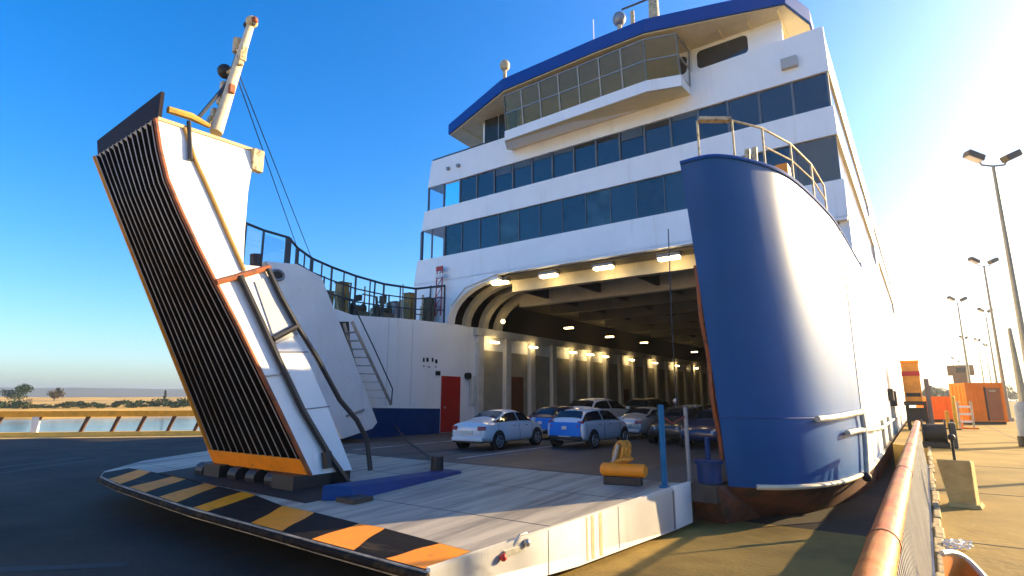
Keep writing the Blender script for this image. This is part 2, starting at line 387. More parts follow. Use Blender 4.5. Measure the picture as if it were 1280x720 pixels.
# deck and ramp
MB().box(-23.9, -3.97, 13.25, 82, .55, DK).build('car_deck', DECK, fe)
for x0, x1 in ((-16.6, -14.9), (-11.9, -6.2)):
    MB().box(x0, x1, 13.4, 80, DK + .002, DK + .006).build('wheel_track', DECKTRACK, fe)
lm = MB()
for xx in (-17.6, -12.4): lm.box(xx, xx + .12, 14.2, 78, DK + .002, DK + .008)
lm.build('lane_line', mat('worn_white_line', (.5, .5, .47), .6, var=.3, vscale=2, col2=(.12, .12, .12), c2scale=1.4, c2lo=.5, c2hi=.65), fe)
def rz(y): return .70 + (y - 5.7) * .23 / 7.4
ramp_out = [(-5.3, 5.58), (-7.5, 5.65), (-9.7, 5.74), (-12, 5.82), (-14.2, 6.0), (-16.5, 6.2), (-18.57, 6.49), (-19.66, 6.96), (-21.4, 8.72), (-22.3, 11.4), (-22.4, 13.2), (-4.55, 13.2)]
rb = MB()
rb.add([(x, y, rz(y)) for x, y in ramp_out] + [(x, y, rz(y) - .16) for x, y in ramp_out],
       [tuple(range(12)), tuple(reversed(range(12, 24)))] + [(i, (i + 1) % 12, 12 + (i + 1) % 12, 12 + i) for i in range(12)])
ramp = rb.build('loading_ramp', RAMP, fe)
# underside: deep girder set back under the ramp
ug = MB()
ug.add([(-5.7, 7.6, .54), (-20.2, 8.6, .60), (-21.4, 13.1, .7), (-4.9, 13.1, .72), (-5.7, 9.6, .12), (-20, 10.2, .12), (-21, 13.1, .05), (-4.9, 13.1, .05)],
       [(0, 1, 2, 3), (4, 7, 6, 5), (0, 4, 5, 1), (1, 5, 6, 2), (2, 6, 7, 3), (3, 7, 4, 0)])
ug.build('girder_box', BLACKST, ramp)
# bullnose along the tip
MB().tube([(x, y - .02, rz(y) - .075) for x, y in ramp_out[:9]], .06, 8).build('tip_bar', mat('tip_bar_steel', (.018, .013, .010), .8, spec=.1, var=.4, vscale=4, col2=(.08, .05, .02), c2scale=3), ramp, smooth=True)
def onramp(px, py):
    n = Vector((0, -.23 / 7.4, 1)); p = onplane(px, py, n, n.dot(Vector((0, 5.7, .70)))); p.z += .005; return p
def z4(*pts): return [(100 + x / 2.4615, 560 + y / 2.4615) for x, y in pts]
def stripe(name, m, pts, lift=0.0):
    P = [onramp(*p) for p in z4(*pts)]
    for p in P: p.z += lift; p.y = max(p.y, 5.72 + .02)
    b = MB(); b.add(P, [tuple(range(len(P)))]); return b.build(name, m, ramp)
# one black strip first, then the yellow blocks 4 mm above
bl = MB()
inn = [onramp(*p) for p in z4((1200, 318), (1105, 293), (935, 247), (860, 233), (720, 198), (622, 178), (525, 140), (420, 118), (300, 88), (200, 70), (150, 62))]
def tipy(x):
    for (xa, ya), (xb, yb) in zip(ramp_out[:8], ramp_out[1:8]):
        if xb <= x <= xa: return ya + (yb - ya) * (x - xa) / (xb - xa)
    return ramp_out[0][1]
outp = [Vector((p.x + .25 * (i < 4), 0, 0)) for i, p in enumerate(inn)]
for p in outp: p.x = max(min(p.x, -5.32), -19.3); p.y = tipy(p.x) + .03; p.z = rz(p.y) + .005
bl.loft([inn, outp], False); bl.build('black_band', BLKSTRIPE, ramp)
def iny(x):
    for a, b in zip(inn, inn[1:]):
        if b.x <= x <= a.x: return a.y + (b.y - a.y) * (x - a.x) / (b.x - a.x)
    return inn[0].y if x > inn[0].x else inn[-1].y
for i, (o0, o1, i0_, i1_, m_) in enumerate((((1075, 380), (932, 345), (1200, 320), (1105, 296), YELLOW), ((845, 315), (722, 280), (935, 250), (855, 235), YELLOW), ((632, 255), (530, 231), (720, 200), (620, 180), YELLOW),
                                          ((425, 190), (362, 182), (525, 150), (478, 139), YELWORN), ((312, 166), (252, 150), (420, 120), (368, 112), YELWORN), ((212, 136), (158, 120), (300, 100), (268, 90), YELWORN), ((132, 111), (88, 96), (202, 76), (165, 69), YELWORN))):
    O0, O1, I0, I1 = [onramp(*p).x for p in z4(o0, o1, i0_, i1_)]
    rows = []
    for k in range(9):
        col = []
        for j in range(7):
            f = j / 6; xx = (O0 + (O1 - O0) * k / 8) * (1 - f) + (I0 + (I1 - I0) * k / 8) * f + .035 * math.sin(f * 5 + i * 2 + k * .2) * math.sin(f * math.pi)
            xx = max(min(xx, -5.33), -19.3)
            ya, yb = tipy(xx) + .04, iny(xx) - .02
            y = ya + (yb - ya) * f; col.append((xx, y, rz(y) + .0095))
        rows.append(col)
    b = MB(); b.loft(rows, False); b.build('yellow_block', m_, ramp)
# white side plate
sp = MB()
a0, a1 = Vector((-5.28, 5.75, 0)), Vector((-4.53, 13.2, 0))
def spx(y): return a0.x + (a1.x - a0.x) * (y - 5.75) / 7.45
ys = [5.6, 6.2, 7.2, 8.8, 11, 12.35]
top = [Vector((spx(y), y, rz(y) + .045)) for y in ys]
bot = [Vector((spx(y), y, z)) for y, z in zip(ys, (.46, .33, .18, .10, .09, .08))]
sp.loft([top, bot, [p + Vector((-.07, 0, 0)) for p in bot], [p + Vector((-.07, 0, 0)) for p in top]], True, False)
sp.loft([[top[0], bot[0]], [top[0] + Vector((-.07, 0, 0)), bot[0] + Vector((-.07, 0, 0))]], False)
sp.loft([[top[-1], bot[-1]], [top[-1] + Vector((-.07, 0, 0)), bot[-1] + Vector((-.07, 0, 0))]], False)
RAMPW = mat('ramp_side_white', (.80, .79, .76), .45, var=.07, vscale=1, streak=(.45, .36, .22), streak_amt=.5, bump=.1, bscale=3)
sp.build('side_plate', RAMPW, ramp)
MB().hexa([(spx(12.38) - .07, 12.38, .08), (spx(12.38), 12.38, .08), (spx(13.25), 13.25, .1), (spx(13.25) - .07, 13.25, .1),
           (spx(12.38) - .07, 12.38, rz(12.38) + .06), (spx(12.38), 12.38, rz(12.38) + .06), (spx(13.25), 13.25, DK + .04), (spx(13.25) - .07, 13.25, DK + .04)]).build('side_plate', RAMPW, ramp)
ws = MB()
for y in (8.0, 10.1): ws.box(spx(y) - .01, spx(y) + .006, y, y + .02, .14, rz(y) + .03)
ws.box(spx(12.36) - .05, spx(12.36) + .012, 12.33, 12.40, .1, .88)
ws.build('plate_seam', GREYMET, ramp)
st = MB()
for y, w in ((9.05, .05), (9.2, .09), (9.45, .10)):
    st.quad((spx(y) + .004, y, .13), (spx(y + w) + .004, y + w, .13), (spx(y + w) + .004, y + w, rz(y) + .03), (spx(y) + .004, y, rz(y) + .03))
st.build('rust_stain', mat('tan_stain', (.52, .40, .22), .6, var=.2, vscale=4), ramp)
hk = MB(); y = 6.95
hk.box(spx(y) - .02, spx(y) + .05, y, y + .45, rz(y) - .13, rz(y) - .05)
hk.sphere((spx(7.45) + .03, 7.45, rz(7.4) - .04), .06)
hk.tube([(spx(7.2), 7.2, rz(7.2) - .02), (spx(7.2) + .03, 7.3, rz(7.2) + .1), (spx(7.4) + .02, 7.45, rz(7.2) + .1)], .02)
hk.build('latch_arm', PIPE, ramp, smooth=True)
MB().sphere((spx(6.9) + .05, 6.9, rz(6.9) - .12), .055).build('red_knob', RED, ramp, smooth=True)
MB().tube([(-4.55, 13.22, .86), (-22.3, 13.22, .86)], .07, 10).build('hinge_pin', BLACKST, ramp, smooth=True)
# weld seams & scuffs across the ramp
sm = MB()
for yy in (8.3, 10.9): sm.box(-21, spx(yy) - .1, yy, yy + .025, rz(yy) - .004, rz(yy) + .004)
sm.build('weld_seam', mat('seam_dark', (.1, .095, .09), .6), ramp)
# blue hinge wedge beside the visor foot
hw = MB()
hw.add([(-10.3, 7.6, .76), (-9.75, 8.0, .76), (-10.1, 11.8, .90), (-10.75, 11.8, .90), (-10.35, 7.65, 1.06), (-9.95, 8.05, 1.02), (-10.15, 11.8, .96), (-10.75, 11.8, .96)],
       [(3, 2, 1, 0), (4, 5, 6, 7), (0, 1, 5, 4), (1, 2, 6, 5), (2, 3, 7, 6), (3, 0, 4, 7)])
hw.build('hinge_arm', BLUESTRIP, ramp, bevel=.02)
MB().box(-9.95, -9.4, 7.7, 8.2, .77, .86).build('grease_plate', BLACKST, ramp)

# ---------------------------------------------------------------- bow visor (raised ribbed flap)
vs_ = MB(); K = .2286
VN = Vector((1, 0, K)); VD = -11.76 + 1.15 * K
def onv(px, py, off=0.0): return onplane(px, py, VN, VD + off)
prof_px = [(390, 594), (345, 500), (300, 408), (270, 350), (250, 310), (228, 263), (212, 225), (203, 188), (197, 150), (258, 170), (318, 190), (310, 240), (306, 290), (304, 331), (334, 334), (369, 413), (406, 500), (440, 587)]
PR = [onv(*p) for p in prof_px]
def vw(z): return 5.0 - (z - 1.15) / 8.0 * 1.4
PL = [p + Vector((-vw(p.z), 0, 0)) for p in PR]
def pix(p):
    x, y, z = p.x, p.y, p.z - H
    f = -math.sin(YAW) * x + math.cos(YAW) * y; r = math.cos(YAW) * x + math.sin(YAW) * y
    w_ = f * math.cos(PIT) + z * math.sin(PIT); v = -f * math.sin(PIT) + z * math.cos(PIT)
    return CX + F * r / w_, CY - F * v / w_
for i in range(9):                        # straight left edge of the flap
    lo_, hi_ = 1.0, 9.0
    for _ in range(40):
        w_ = (lo_ + hi_) / 2; a_, b_ = pix(PR[i] + Vector((-w_, 0, 0)))
        if a_ < 122 + (b_ - 197) * 149 / 377: hi_ = w_
        else: lo_ = w_
    PL[i] = PR[i] + Vector((-w_, 0, 0))
n = len(PR)
vb = MB(); vb.add(PR + PL, [tuple(range(n)), tuple(reversed(range(n, 2 * n)))] + [(i, (i + 1) % n, n + (i + 1) % n, n + i) for i in range(8, n)])
visor = vb.build('bow_visor', WHITE_WORN, fe)
fr = PR[:9]; fl = PL[:9]
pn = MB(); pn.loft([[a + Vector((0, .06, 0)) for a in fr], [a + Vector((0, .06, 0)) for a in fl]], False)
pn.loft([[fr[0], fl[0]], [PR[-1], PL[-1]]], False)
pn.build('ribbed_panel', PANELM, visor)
NR = 13
def facep(i, t): return fr[i] * (1 - t) + fl[i] * t
for k in range(NR):
    t = (k + .35) / NR
    MBr = MB(); ring_ = []
    for i in range(9):
        c0 = facep(i, t); ax = (fl[i] - fr[i]).normalized() * .016; ot = Vector((0, -.09, -.02)); in_ = Vector((0, .05, 0))
        ring_.append([c0 - ax + in_, c0 + ax + in_, c0 + ax + ot, c0 - ax + ot])
    MBr.loft(ring_, True, True)
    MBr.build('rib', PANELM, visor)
    MB().loft([[r_[3] + Vector((0, .0, 0)), r_[2], r_[2] + Vector((0, -.014, 0)), r_[3] + Vector((0, -.014, 0))] for r_ in ring_], True, True).build('rib_lit_edge', RIBM, visor)  # pale front strip: lit edge of the rib put into its colour
MB().tube([p + Vector((.01, -.05, 0)) for p in fr], .055, 6).build('rust_edge', RUSTORANGE, visor, smooth=True)
MB().tube([p + Vector((-.03, -.05, 0)) for p in fl], .06, 6).build('yellow_edge', mat('olive_yellow_paint', (.60, .24, .01), .6, var=.3, vscale=3), visor, smooth=True)
MB().tube([fr[8], fl[8]], .05, 6).build('top_edge', BRASS, visor)
# yellow toe strip
d = (fr[1] - fr[0]).normalized() * .42
tp = MB(); e = Vector((0, -.13, 0))
tp.hexa([fr[0] + e, fl[0] + e, fl[0], fr[0], fr[0] + e + d, fl[0] + e + d, fl[0] + d, fr[0] + d]); tp.build('toe_strip', YELLOW, visor, bevel=.02)
# dark spoiler plate on top
TLp = PL[8]; TRp = PR[8]
sp_ = MB()
a = [TRp + Vector((0, 0, .02)), TLp + Vector((0, 0, .02)), TLp + Vector((-.42, .05, .62)), TRp + Vector((-.15, .05, .8))]
sp_.prism(a, (0, .08, 0)); sp_.build('spoiler_plate', mat('charcoal_plate', (.022, .018, .022), .7, spec=.1, var=.25), visor)
# dark foot and pivot machinery under the visor
ft = MB()
ft.box(-16.9, -11.9, 8.5, 9.6, .74, 1.05); ft.box(-16.0, -15.2, 8.0, 9.4, .72, 1.1); ft.box(-12.6, -11.75, 7.9, 8.9, .74, 1.1)
for k in range(6): ft.cyl((-16.5 + k * .85, 8.2, .9), (-16.1 + k * .85, 8.2, .9), .2)
ft.build('pivot_base', BLACKST, visor)
MB().prism([(-10.4, 7.3, .752), (-17.6, 7.55, .775), (-18.3, 9.9, .84), (-13.0, 10.2, .85), (-10.4, 8.6, .80)], (0, 0, .012)).build('shade_sheet', mat('shade_black', (.006, .006, .007), .8, var=.3), visor)  # black sheet: deep shade under the visor put into its colour
# side details
def vpipe(pts, r, off=.08): return MB().tube([onv(x, y, off) for x, y in pts], r, 8)
PIPEBK = mat('black_pipe', (.018, .018, .02), .4, var=.2)
vpipe([(300, 345), (322, 392), (345, 442), (378, 512), (412, 570), (437, 606)], .075, .1).build('black_strut', PIPEBK, visor, smooth=True)
vpipe([(335, 336), (352, 372), (372, 408), (395, 445), (425, 500), (446, 525), (459, 550), (463, 588)], .065, .1).build('black_strut', PIPEBK, visor, smooth=True)
vpipe([(341, 424), (373, 407)], .075, .1).build('cross_bar', PIPEBK, visor, smooth=True)
vpipe([(270, 353), (300, 345), (337, 334)], .07, .06).build('rust_bracket', RUSTORANGE, visor, smooth=True)
vpipe([(231, 160), (243, 198), (262, 240), (305, 338)], .05, .03).build('tan_trim', mat('tan_trim_paint', (.42, .24, .05), .5, var=.3), visor, smooth=True)
vpipe([(236, 152), (238, 200)], .05, .06).build('stanchion', PIPEBK, visor)
vpipe([(333, 470), (362, 466)], .02, .05).build('grab_bar', PIPE, visor)
vpipe([(408, 565), (410, 585)], .12, .1).build('fairlead', BLACKST, visor, smooth=True)
rcs = MB(); rcs.prism([onv(*p, .012) for p in ((318, 352), (336, 345), (372, 418), (345, 430))], (.02, 0, 0)); rcs.build('recess_plate', mat('grey_shadow_paint', (.42, .42, .43), .5), visor)
# seams on white side
sm = MB()
for pl_ in (((270, 356), (306, 338)), ((345, 440), (385, 440)), ((376, 512), (412, 508))): sm.tube([onv(*p, .008) for p in pl_], .015, 5)
sm.build('weld_seam', GREYMET, visor)
MB().prism([PR[8] + Vector((.03, 0, .0)), PR[9] + Vector((.03, 0, 0)), PR[10] + Vector((.03, 0, 0)), PL[10], PL[8]], (0, 0, .08)).build('top_cap', mat('tan_cap', (.5, .4, .22), .6, var=.2), visor)
# lug at the rear top corner
MB().obox(PR[10] + Vector((.06, .05, -.25)), ((1, 0, 0), (0, 1, 0), (0, 0, 1)), .1, .15, .3).build('lug', BRASS, visor, bevel=.02)
# mast
mb0 = onv(270, 166); mt = Vector((mb0.x - .62, mb0.y + .9, 13.12))
mst = MB().tube([mb0, mt], [.15, .10], 12).build('foremast', mat('cream_mast_paint', (.66, .55, .36), .5, var=.2, vscale=3, streak=(.3, .15, .06), streak_amt=.5), fe, smooth=True)
MB().sphere(mt + Vector((.06, 0, .12)), .17, sz=1.0).build('mast_light', BRASS, mst, smooth=True)
md = (mt - mb0)
def mp_(t, dx=0, dy=0, dz=0): return mb0 + md * t + Vector((dx, dy, dz))
MB().sphere(mp_(.58, -.42, -.1, 0), .2).build('searchlight', BLACK, mst, smooth=True)
MB().cyl(mp_(.56, -.3, -.08), mp_(.56, 0, 0), .05).build('bracket', BRASS, mst)
for t_, r_ in ((.84, .13), (.80, .1)):
    MB().cyl(mp_(t_, -.3, -.05, -.12), mp_(t_, -.3, -.05, .16), r_).build('navigation_lamp', BRASS, mst, smooth=True)
MB().cyl(mp_(.8, -.3, -.05), mp_(.8, 0, 0), .04).build('bracket', BRASS, mst)
for t_, dx in ((.42, -.26), (.30, -.2), (.66, .2), (.18, -.3), (.12, -.35)):
    MB().obox(mp_(t_, dx, -.05, 0), ((1, 0, 0), (0, 1, 0), (0, 0, 1)), .09, .09, .14).build('junction_box', BRASS, mst, bevel=.02)
for k in range(14):
    MB().tube([mp_(.08 + .05 * k, -.26, -.04), mp_(.08 + .05 * k, .02, -.04)], .016, 5).build('rung', BRASS, mst)
MB().tube([mp_(.06, -.26, -.04), mp_(.76, -.24, -.04)], .02, 6).build('ladder_rail', RAILDK, mst)
MB().tube([mp_(1.0, -.2, 0, .02), mp_(1.0, .22, 0, .02)], .05, 8).build('top_bracket', RAILDK, mst)
for dx in (-.2, .2): MB().sphere(mp_(1.0, dx, 0, .12), .1).build('navigation_lamp', RUSTORANGE if dx > 0 else BLACK, mst, smooth=True)
for t_ in (.36, .62, .72): MB().obox(mp_(t_, .17, -.03), ((1, 0, 0), (0, 1, 0), (0, 0, 1)), .06, .07, .12).build('junction_box', RUSTORANGE if t_ == .36 else BRASS, mst, bevel=.015)
MB().tube([onv(244, 152), mp_(.5, -.1, 0, 0)], .045, 6).build('stay_rod', RAILDK, mst)
MB().tube([onv(210, 137) + Vector((0, 0, .0)), onv(238, 148) + Vector((0, 0, .05)), onv(262, 158)], [.09, .1, .06], 8).build('davit_arm', mat('ochre_paint', (.5, .3, .05), .5, var=.3, vscale=5), visor, smooth=True)
for pxp, tt in (((372, 311), .52), ((390, 324), .56)):
    MB().tube([mp_(tt, .05), onx(*pxp, -22.1)], .015, 5).build('stay_wire', RAILDK, mst)

# ---------------------------------------------------------------- left bulwark
XW = -21.9
bw = MB()
# wall with a raked forward end, from u=11.7 (top) / 15.6 (foot)
top_px = [(-21.9, 12.4, 7.75), (-21.9, 14.2, 7.3), (-21.9, 17.3, 6.75), (-21.9, 20.5, 6.95), (-21.9, 24.6, 7.08), (-21.9, 80, 7.05)]
bot_ = [(-21.9, 16.2, DK), (-21.9, 16.8, DK), (-21.9, 18, DK), (-21.9, 20.5, DK), (-21.9, 24.6, DK), (-21.9, 80, DK)]
T = [Vector(p) for p in top_px]; B = [Vector(p) for p in bot_]; ow = Vector((-2.4, 0, 0))
bw.loft([B, T, [p + ow for p in T], [p + ow for p in B], B], False); bw.quad(B[0], T[0], T[0] + ow, B[0] + ow); bw.quad(B[-1], T[-1], T[-1] + ow, B[-1] + ow)
bul = bw.build('bow_bulwark', WHITE, fe)
# heavy raked end plate
P2 = [onx(*p, -20.3) for p in ((332, 326), (372, 330), (402, 346), (438, 436), (472, 528), (466, 536), (428, 549))]
P2.append(onx(395, 470, -20.3))
P2[-1] = P2[-1] + Vector((0, -.3, 0))
ep = MB().prism(P2, (-1.5, .15, 0)).build('end_plate', WHITE_WORN, bul, bevel=.04)
c_ = onx(346, 344, -20.28)
fh = MB(); fh.tube([c_ + Vector((0.03, .28 * math.cos(a), .2 * math.sin(a))) for a in [k * math.pi / 6 for k in range(13)]], .06, 6)
fh.build('fairlead_ring', GREYMET, bul, smooth=True)
MB().prism([c_ + Vector((.02, .24 * math.cos(a), .16 * math.sin(a))) for a in [k * math.pi / 6 for k in range(12)]], (.01, 0, 0)).build('fairlead_hole', BLACK, bul)
MB().cyl(onx(320, 335, -20.2), onx(320, 318, -20.2), .22).build('bitt', BLACKST, bul, smooth=True)
MB().tube([onx(433, 520, -20.25), onx(455, 512, -20.25)], .05).build('grab_bar', GREYMET, bul)
# blue band
MB().prism([(XW + .006, 16.35, DK + .002), (XW + .006, 23.6, DK + .002), (XW + .006, 23.6, 2.25), (XW + .006, 15.75, 2.42)], (.012, 0, 0)).build('blue_band', BLUESTRIP, bul)
# dark doorway at the ladder head
MB().prism([onx(*p, XW + .004) for p in ((412, 402), (436, 402), (440, 470), (425, 452))], (.01, 0, 0)).build('doorway', DARKINT, bul)
# red door
rd = MB().box(XW - .02, XW + .05, 23.65, 25.25, DK + .03, 4.05).build('red_door', RED, bul, bevel=.015)
MB().sphere((XW + .09, 23.9, 2.3), .06).build('handle', PIPE, rd)
# black lettering on a small board, unreadable at this distance
class LG:
    def box(self, *a): MB().box(*a).build('stencil_mark', BLACK, bul)
lg = LG()
for k, (a_, b_) in enumerate(((530, 450), (535, 450), (541, 450), (546, 452), (530, 456), (537, 457), (545, 457))):
    p = onx(a_, b_, XW + .01); lg.box(XW + .005, XW + .015, p.y - .08 - .05 * (k % 2), p.y + .05, p.z - .1, p.z + (.12 if k < 4 else -.05))
p = onx(547, 466, XW + .01); lg.box(XW + .005, XW + .08, p.y - .16, p.y - .02, p.z - .14, p.z + .1); lg.box(XW + .005, XW + .08, p.y + .02, p.y + .16, p.z - .14, p.z + .1)
MB().cyl(onx(583, 470, XW), onx(583, 470, XW) + Vector((.25, 0, 0)), .2).build('hose_reel', BLACK, bul, smooth=True)
for px_ in (588, 593): MB().tube([onx(px_, 470, XW + .1), onx(px_, 507, XW + .1)], .07, 8).build('riser_pipe', INT_WALL, bul, smooth=True)
# wall seams
sm = MB()
for yy in (19.6, 21.3): sm.box(XW + .001, XW + .007, yy, yy + .03, 2.45, 6.85)
sm.build('weld_seam', mat('seam_grey', (.55, .55, .56), .5), bul)
# ladder
ld = thing('x', (0, 0, 0), None, None); bpy.data.objects.remove(ld)
la = MB(); A_ = onx(430, 404, -21.5); Bl = onx(456, 505, -21.5); A2 = onx(440, 402, -20.8); B2 = onx(489, 506, -20.8)
for a, b in ((A_, Bl), (A2, B2)): la.bar(a, b, .05, .14)
ladder = la.build('ladder', PIPE, bul)
for k in range(1, 10):
    t = k / 10 + .02; MB().bar(A_.lerp(Bl, t), A2.lerp(B2, t), .26, .045).build('step', PIPE, ladder)
MB().tube([A2 + Vector((.05, -.1, .9)), A2 + Vector((.05, 0, .75)), A2.lerp(B2, .5) + Vector((.05, 0, .8)), B2 + Vector((.05, 0, .75)), B2], .03).build('handrail', RAILDK, ladder)
# orange bundle and hawser at the ladder foot
o_ = onz(490, 545, DK)
MB().tube([o_ + Vector((.3 * math.cos(a * .9) * (1 - a * .02), .3 * math.sin(a * .9) * (1 - a * .02), .08 + .018 * a)) for a in range(26)], .06, 6).build('rope_coil', ROPE, bul, smooth=True)
hb = onz(546, 590, DK); MB().tube([o_ + Vector((.2, 0, .5)), o_.lerp(hb, .5) + Vector((0, 0, .25)), hb + Vector((0, 0, .25))], .04, 6).build('hawser', BLACK, bul, smooth=True)
MB().cyl(hb, hb + Vector((0, 0, .4)), .17).build('bitt', BLACKST, bul, smooth=True)
# fore deck railing over the left bulwark
rail_px = [(305, 278), (330, 288), (361, 297), (372, 310), (390, 323), (415, 334), (445, 345), (480, 355), (520, 361), (556, 357)]
RT = [onx(*p, -22.1) for p in rail_px]
def bz(y):
    for a, b in zip(T, T[1:]):
        if a.y <= y <= b.y: return a.z + (b.z - a.z) * (y - a.y) / (b.y - a.y)
    return T[0].z if y < T[0].y else T[-1].z
rg = MB(); rg.tube(RT, .06, 8)
for f in (.35, .68):
    rg.tube([Vector((-22.1, p.y, bz(p.y) + (p.z - bz(p.y)) * f)) for p in RT[3:]], .035, 6)
railing = rg.build('foredeck_railing', RAILDK, fe, smooth=True)
for i, p in enumerate(RT):
    w = .26 if i in (0, 2) else (.14 if i in (3, 4) else .06)
    MB().bar((-22.1, p.y, bz(p.y) - .05), p, .09, w, up=(0, 1, 0)).build('post', RAILDK, railing)
for i in range(3, 9):
    p = RT[i].lerp(RT[i + 1], .5); MB().bar((-22.1, p.y, bz(p.y) - .05), p, .05, .05, up=(0, 1, 0)).build('post', RAILDK, railing)
gp = MB().quad((-22.1, RT[0].y + .2, bz(13)), (-22.1, RT[2].y - .2, bz(13.5)), (-22.1, RT[2].y - .2, RT[2].z - .2), (-22.1, RT[0].y + .2, RT[0].z - .2))
gp.build('wind_screen', CLGLASS, railing)
# deck gear behind the railing
OCH = mat('ochre_gear', (.30, .20, .06), .6, var=.4, vscale=5)
OLIVE = mat('olive_gear', (.10, .09, .05), .7, var=.3, vscale=4)
rnd = random.Random(11)
for i, (px_, w, h, m_, kind) in enumerate(((408, .5, 1.0, OCH, 'locker'), (427, .5, 1.7, OCH, 'locker'), (447, .7, 1.2, OLIVE, 'winch'), (478, .9, 1.3, OLIVE, 'winch'),
                                           (495, .5, 1.0, GREYMET, 'locker'), (512, .45, 1.6, OCH, 'locker'), (536, .5, 1.5, OLIVE, 'locker'))):
    b = onx(px_, 390, -22.9); y = min(max(b.y, 14.5), 24); z = bz(y) - .02
    m0 = MB()
    if kind == 'winch':
        m0.cyl((-22.9, y - w / 2, z + .5), (-22.9, y + w / 2, z + .5), .18); m0.cyl((-22.9, y - w / 2, z + .5), (-22.9, y - w / 2 + .06, z + .5), .3); m0.cyl((-22.9, y + w / 2 - .06, z + .5), (-22.9, y + w / 2, z + .5), .3)
        m0.box(-23.3, -22.5, y - w / 2, y + w / 2, z, z + .35); m0.box(-23.1, -22.7, y - .1, y + .1, z + .9, z + h)
    else:
        m0.box(-23.2, -22.7, y - w / 2, y + w / 2, z, z + h); m0.box(-23.25, -22.65, y - w / 2 - .05, y + w / 2 + .05, z + h, z + h + .06)
        m0.cyl((-22.6, y, z), (-22.6, y, z + h * .7), .07)
    m0.build(kind, m_, fe, bevel=.03)
for px_ in (402, 420, 436, 455, 466, 486, 503, 525, 548):
    b = onx(px_, 390, -23.2); y = min(max(b.y, 14.5), 23.8); z = bz(y)
    MB().tube([(-23.2, y, z), (-23.15, y + rnd.uniform(-.1, .1), z + rnd.uniform(1.0, 2.4))], .045, 6).build('stanchion', PIPE if px_ % 2 else RAILDK, fe)
for k in range(22):
    y = 15.0 + k * .41; z = bz(y); x = -22.5 - rnd.uniform(0, 1.4); hh = rnd.uniform(.7, 1.8)
    MB().tube([(x, y, z), (x + rnd.uniform(-.05, .05), y + rnd.uniform(-.25, .25), z + hh)], rnd.choice((.03, .045, .07)), 6).build('stanchion', rnd.choice((BRASS, OCH, OLIVE, PIPE)), fe)
for k in range(6):
    y = 15.4 + k * 1.45; z = bz(y) + rnd.uniform(.5, 1.2); x = -22.4 - rnd.uniform(0, 1)
    MB().tube([(x, y, z), (x, y + rnd.uniform(.8, 1.6), z + rnd.uniform(-.1, .1))], .035, 6).build('deck_pipe', rnd.choice((BRASS, OCH, RAILDK)), fe)
# red marked valve stand beside the arch
vs0 = ony(547, 395, 23.7); vs1 = ony(550, 336, 23.7)
lat = MB()
for dx in (-.22, .22): lat.bar(vs0 + Vector((dx, 0, 0)), vs1 + Vector((dx, 0, 0)), .05, .05)
for k in range(5):
    a = vs0.lerp(vs1, k / 5); b = vs0.lerp(vs1, (k + 1) / 5); lat.bar(a + Vector((-.22, 0, 0)), b + Vector((.22, 0, 0)), .03, .03); lat.bar(b + Vector((-.22, 0, 0)), b + Vector((.22, 0, 0)), .03, .03)
vst = lat.build('signal_stand', RED, fe)
MB().obox(vs1 + Vector((0, -.04, 0)), ((1, 0, 0), (0, 1, 0), (0, 0, 1)), .26, .02, .14).build('red_flag_plate', RED, vst)
MB().obox(vs1 + Vector((0, -.04, -.42)), ((1, 0, 0), (0, 1, 0), (0, 0, 1)), .3, .02, .1).build('white_plate', SIGNW, vst)

# ---------------------------------------------------------------- right bow flank (blue)
def spl(pts, n=8):
    P = [Vector(p) for p in pts]; out = []
    for i in range(len(P) - 1):
        p0 = P[max(i - 1, 0)]; p1 = P[i]; p2 = P[i + 1]; p3 = P[min(i + 2, len(P) - 1)]
        for k in range(n):
            t = k / n
            out.append(.5 * ((2 * p1) + (p2 - p0) * t + (2 * p0 - 5 * p1 + 4 * p2 - p3) * t * t + (3 * p1 - p0 - 3 * p2 + p3) * t ** 3))
    out.append(P[-1]); return out
wb = spl([(-3.87, 13.9, .85), (-3.4, 14.07, .84), (-2.68, 14.62, .83), (-2.04, 15.7, .83), (-1.66, 17.25, .84), (-1.48, 19.6, .86), (-1.45, 26, .88)])
wt = spl([(-3.91, 11.99, 8.08), (-3.19, 12.15, 8.12), (-2.51, 13.0, 8.09), (-2.02, 14.4, 8.05), (-1.66, 17.7, 8.03), (-1.56, 20.4, 8.03), (-1.48, 26, 8.03)])
rows = []
NZ = 14
for j in range(NZ + 1):
    f = j / NZ; g_ = f ** 1.12
    rows.append([Vector((a.x + (b.x - a.x) * f, a.y + (b.y - a.y) * g_, a.z + (b.z - a.z) * f)) for a, b in zip(wb, wt)])
split = 39       # column where blue gives way to white
fl_ = MB(); fl_.loft([r[:split + 1] for r in rows], False)
fl_.loft([[r[0] for r in rows], [r[0] + Vector((-.06, .35, 0)) for r in rows], [r[0] + Vector((-.06, 24.0 - r[0].y, 0)) for r in rows]], False)
flank = fl_.build('bow_flank', BLUE, fe, smooth=True)
fw = MB(); fw.loft([r[split:] for r in rows], False)
fw.build('white_flank', WHITE, flank, smooth=True)
topc = MB(); topc.add([p - Vector((0, 0, .03)) for p in rows[-1]] + [Vector((-3.98, 26, 8.0)), Vector((-3.98, 12.4, 8.05))], [tuple(range(len(wt) + 2))]); topc.build('flank_deck', DECK, flank)
MB().tube([p + Vector((0, 0, .01)) for p in rows[-1]], .05, 8).build('gunwale', ROOFBLUE, flank, smooth=True)
MB().tube([p + Vector((.02, -.02, .02)) for p in rows[0][9:]], .06, 8).build('rubbing_strake', mat('cream_strake', (.68, .60, .42), .5, var=.2), flank, smooth=True)
MB().tube([r[split] + Vector((.008, -.004, 0)) for r in rows], .016, 5).build('plate_seam', GREYMET, flank)
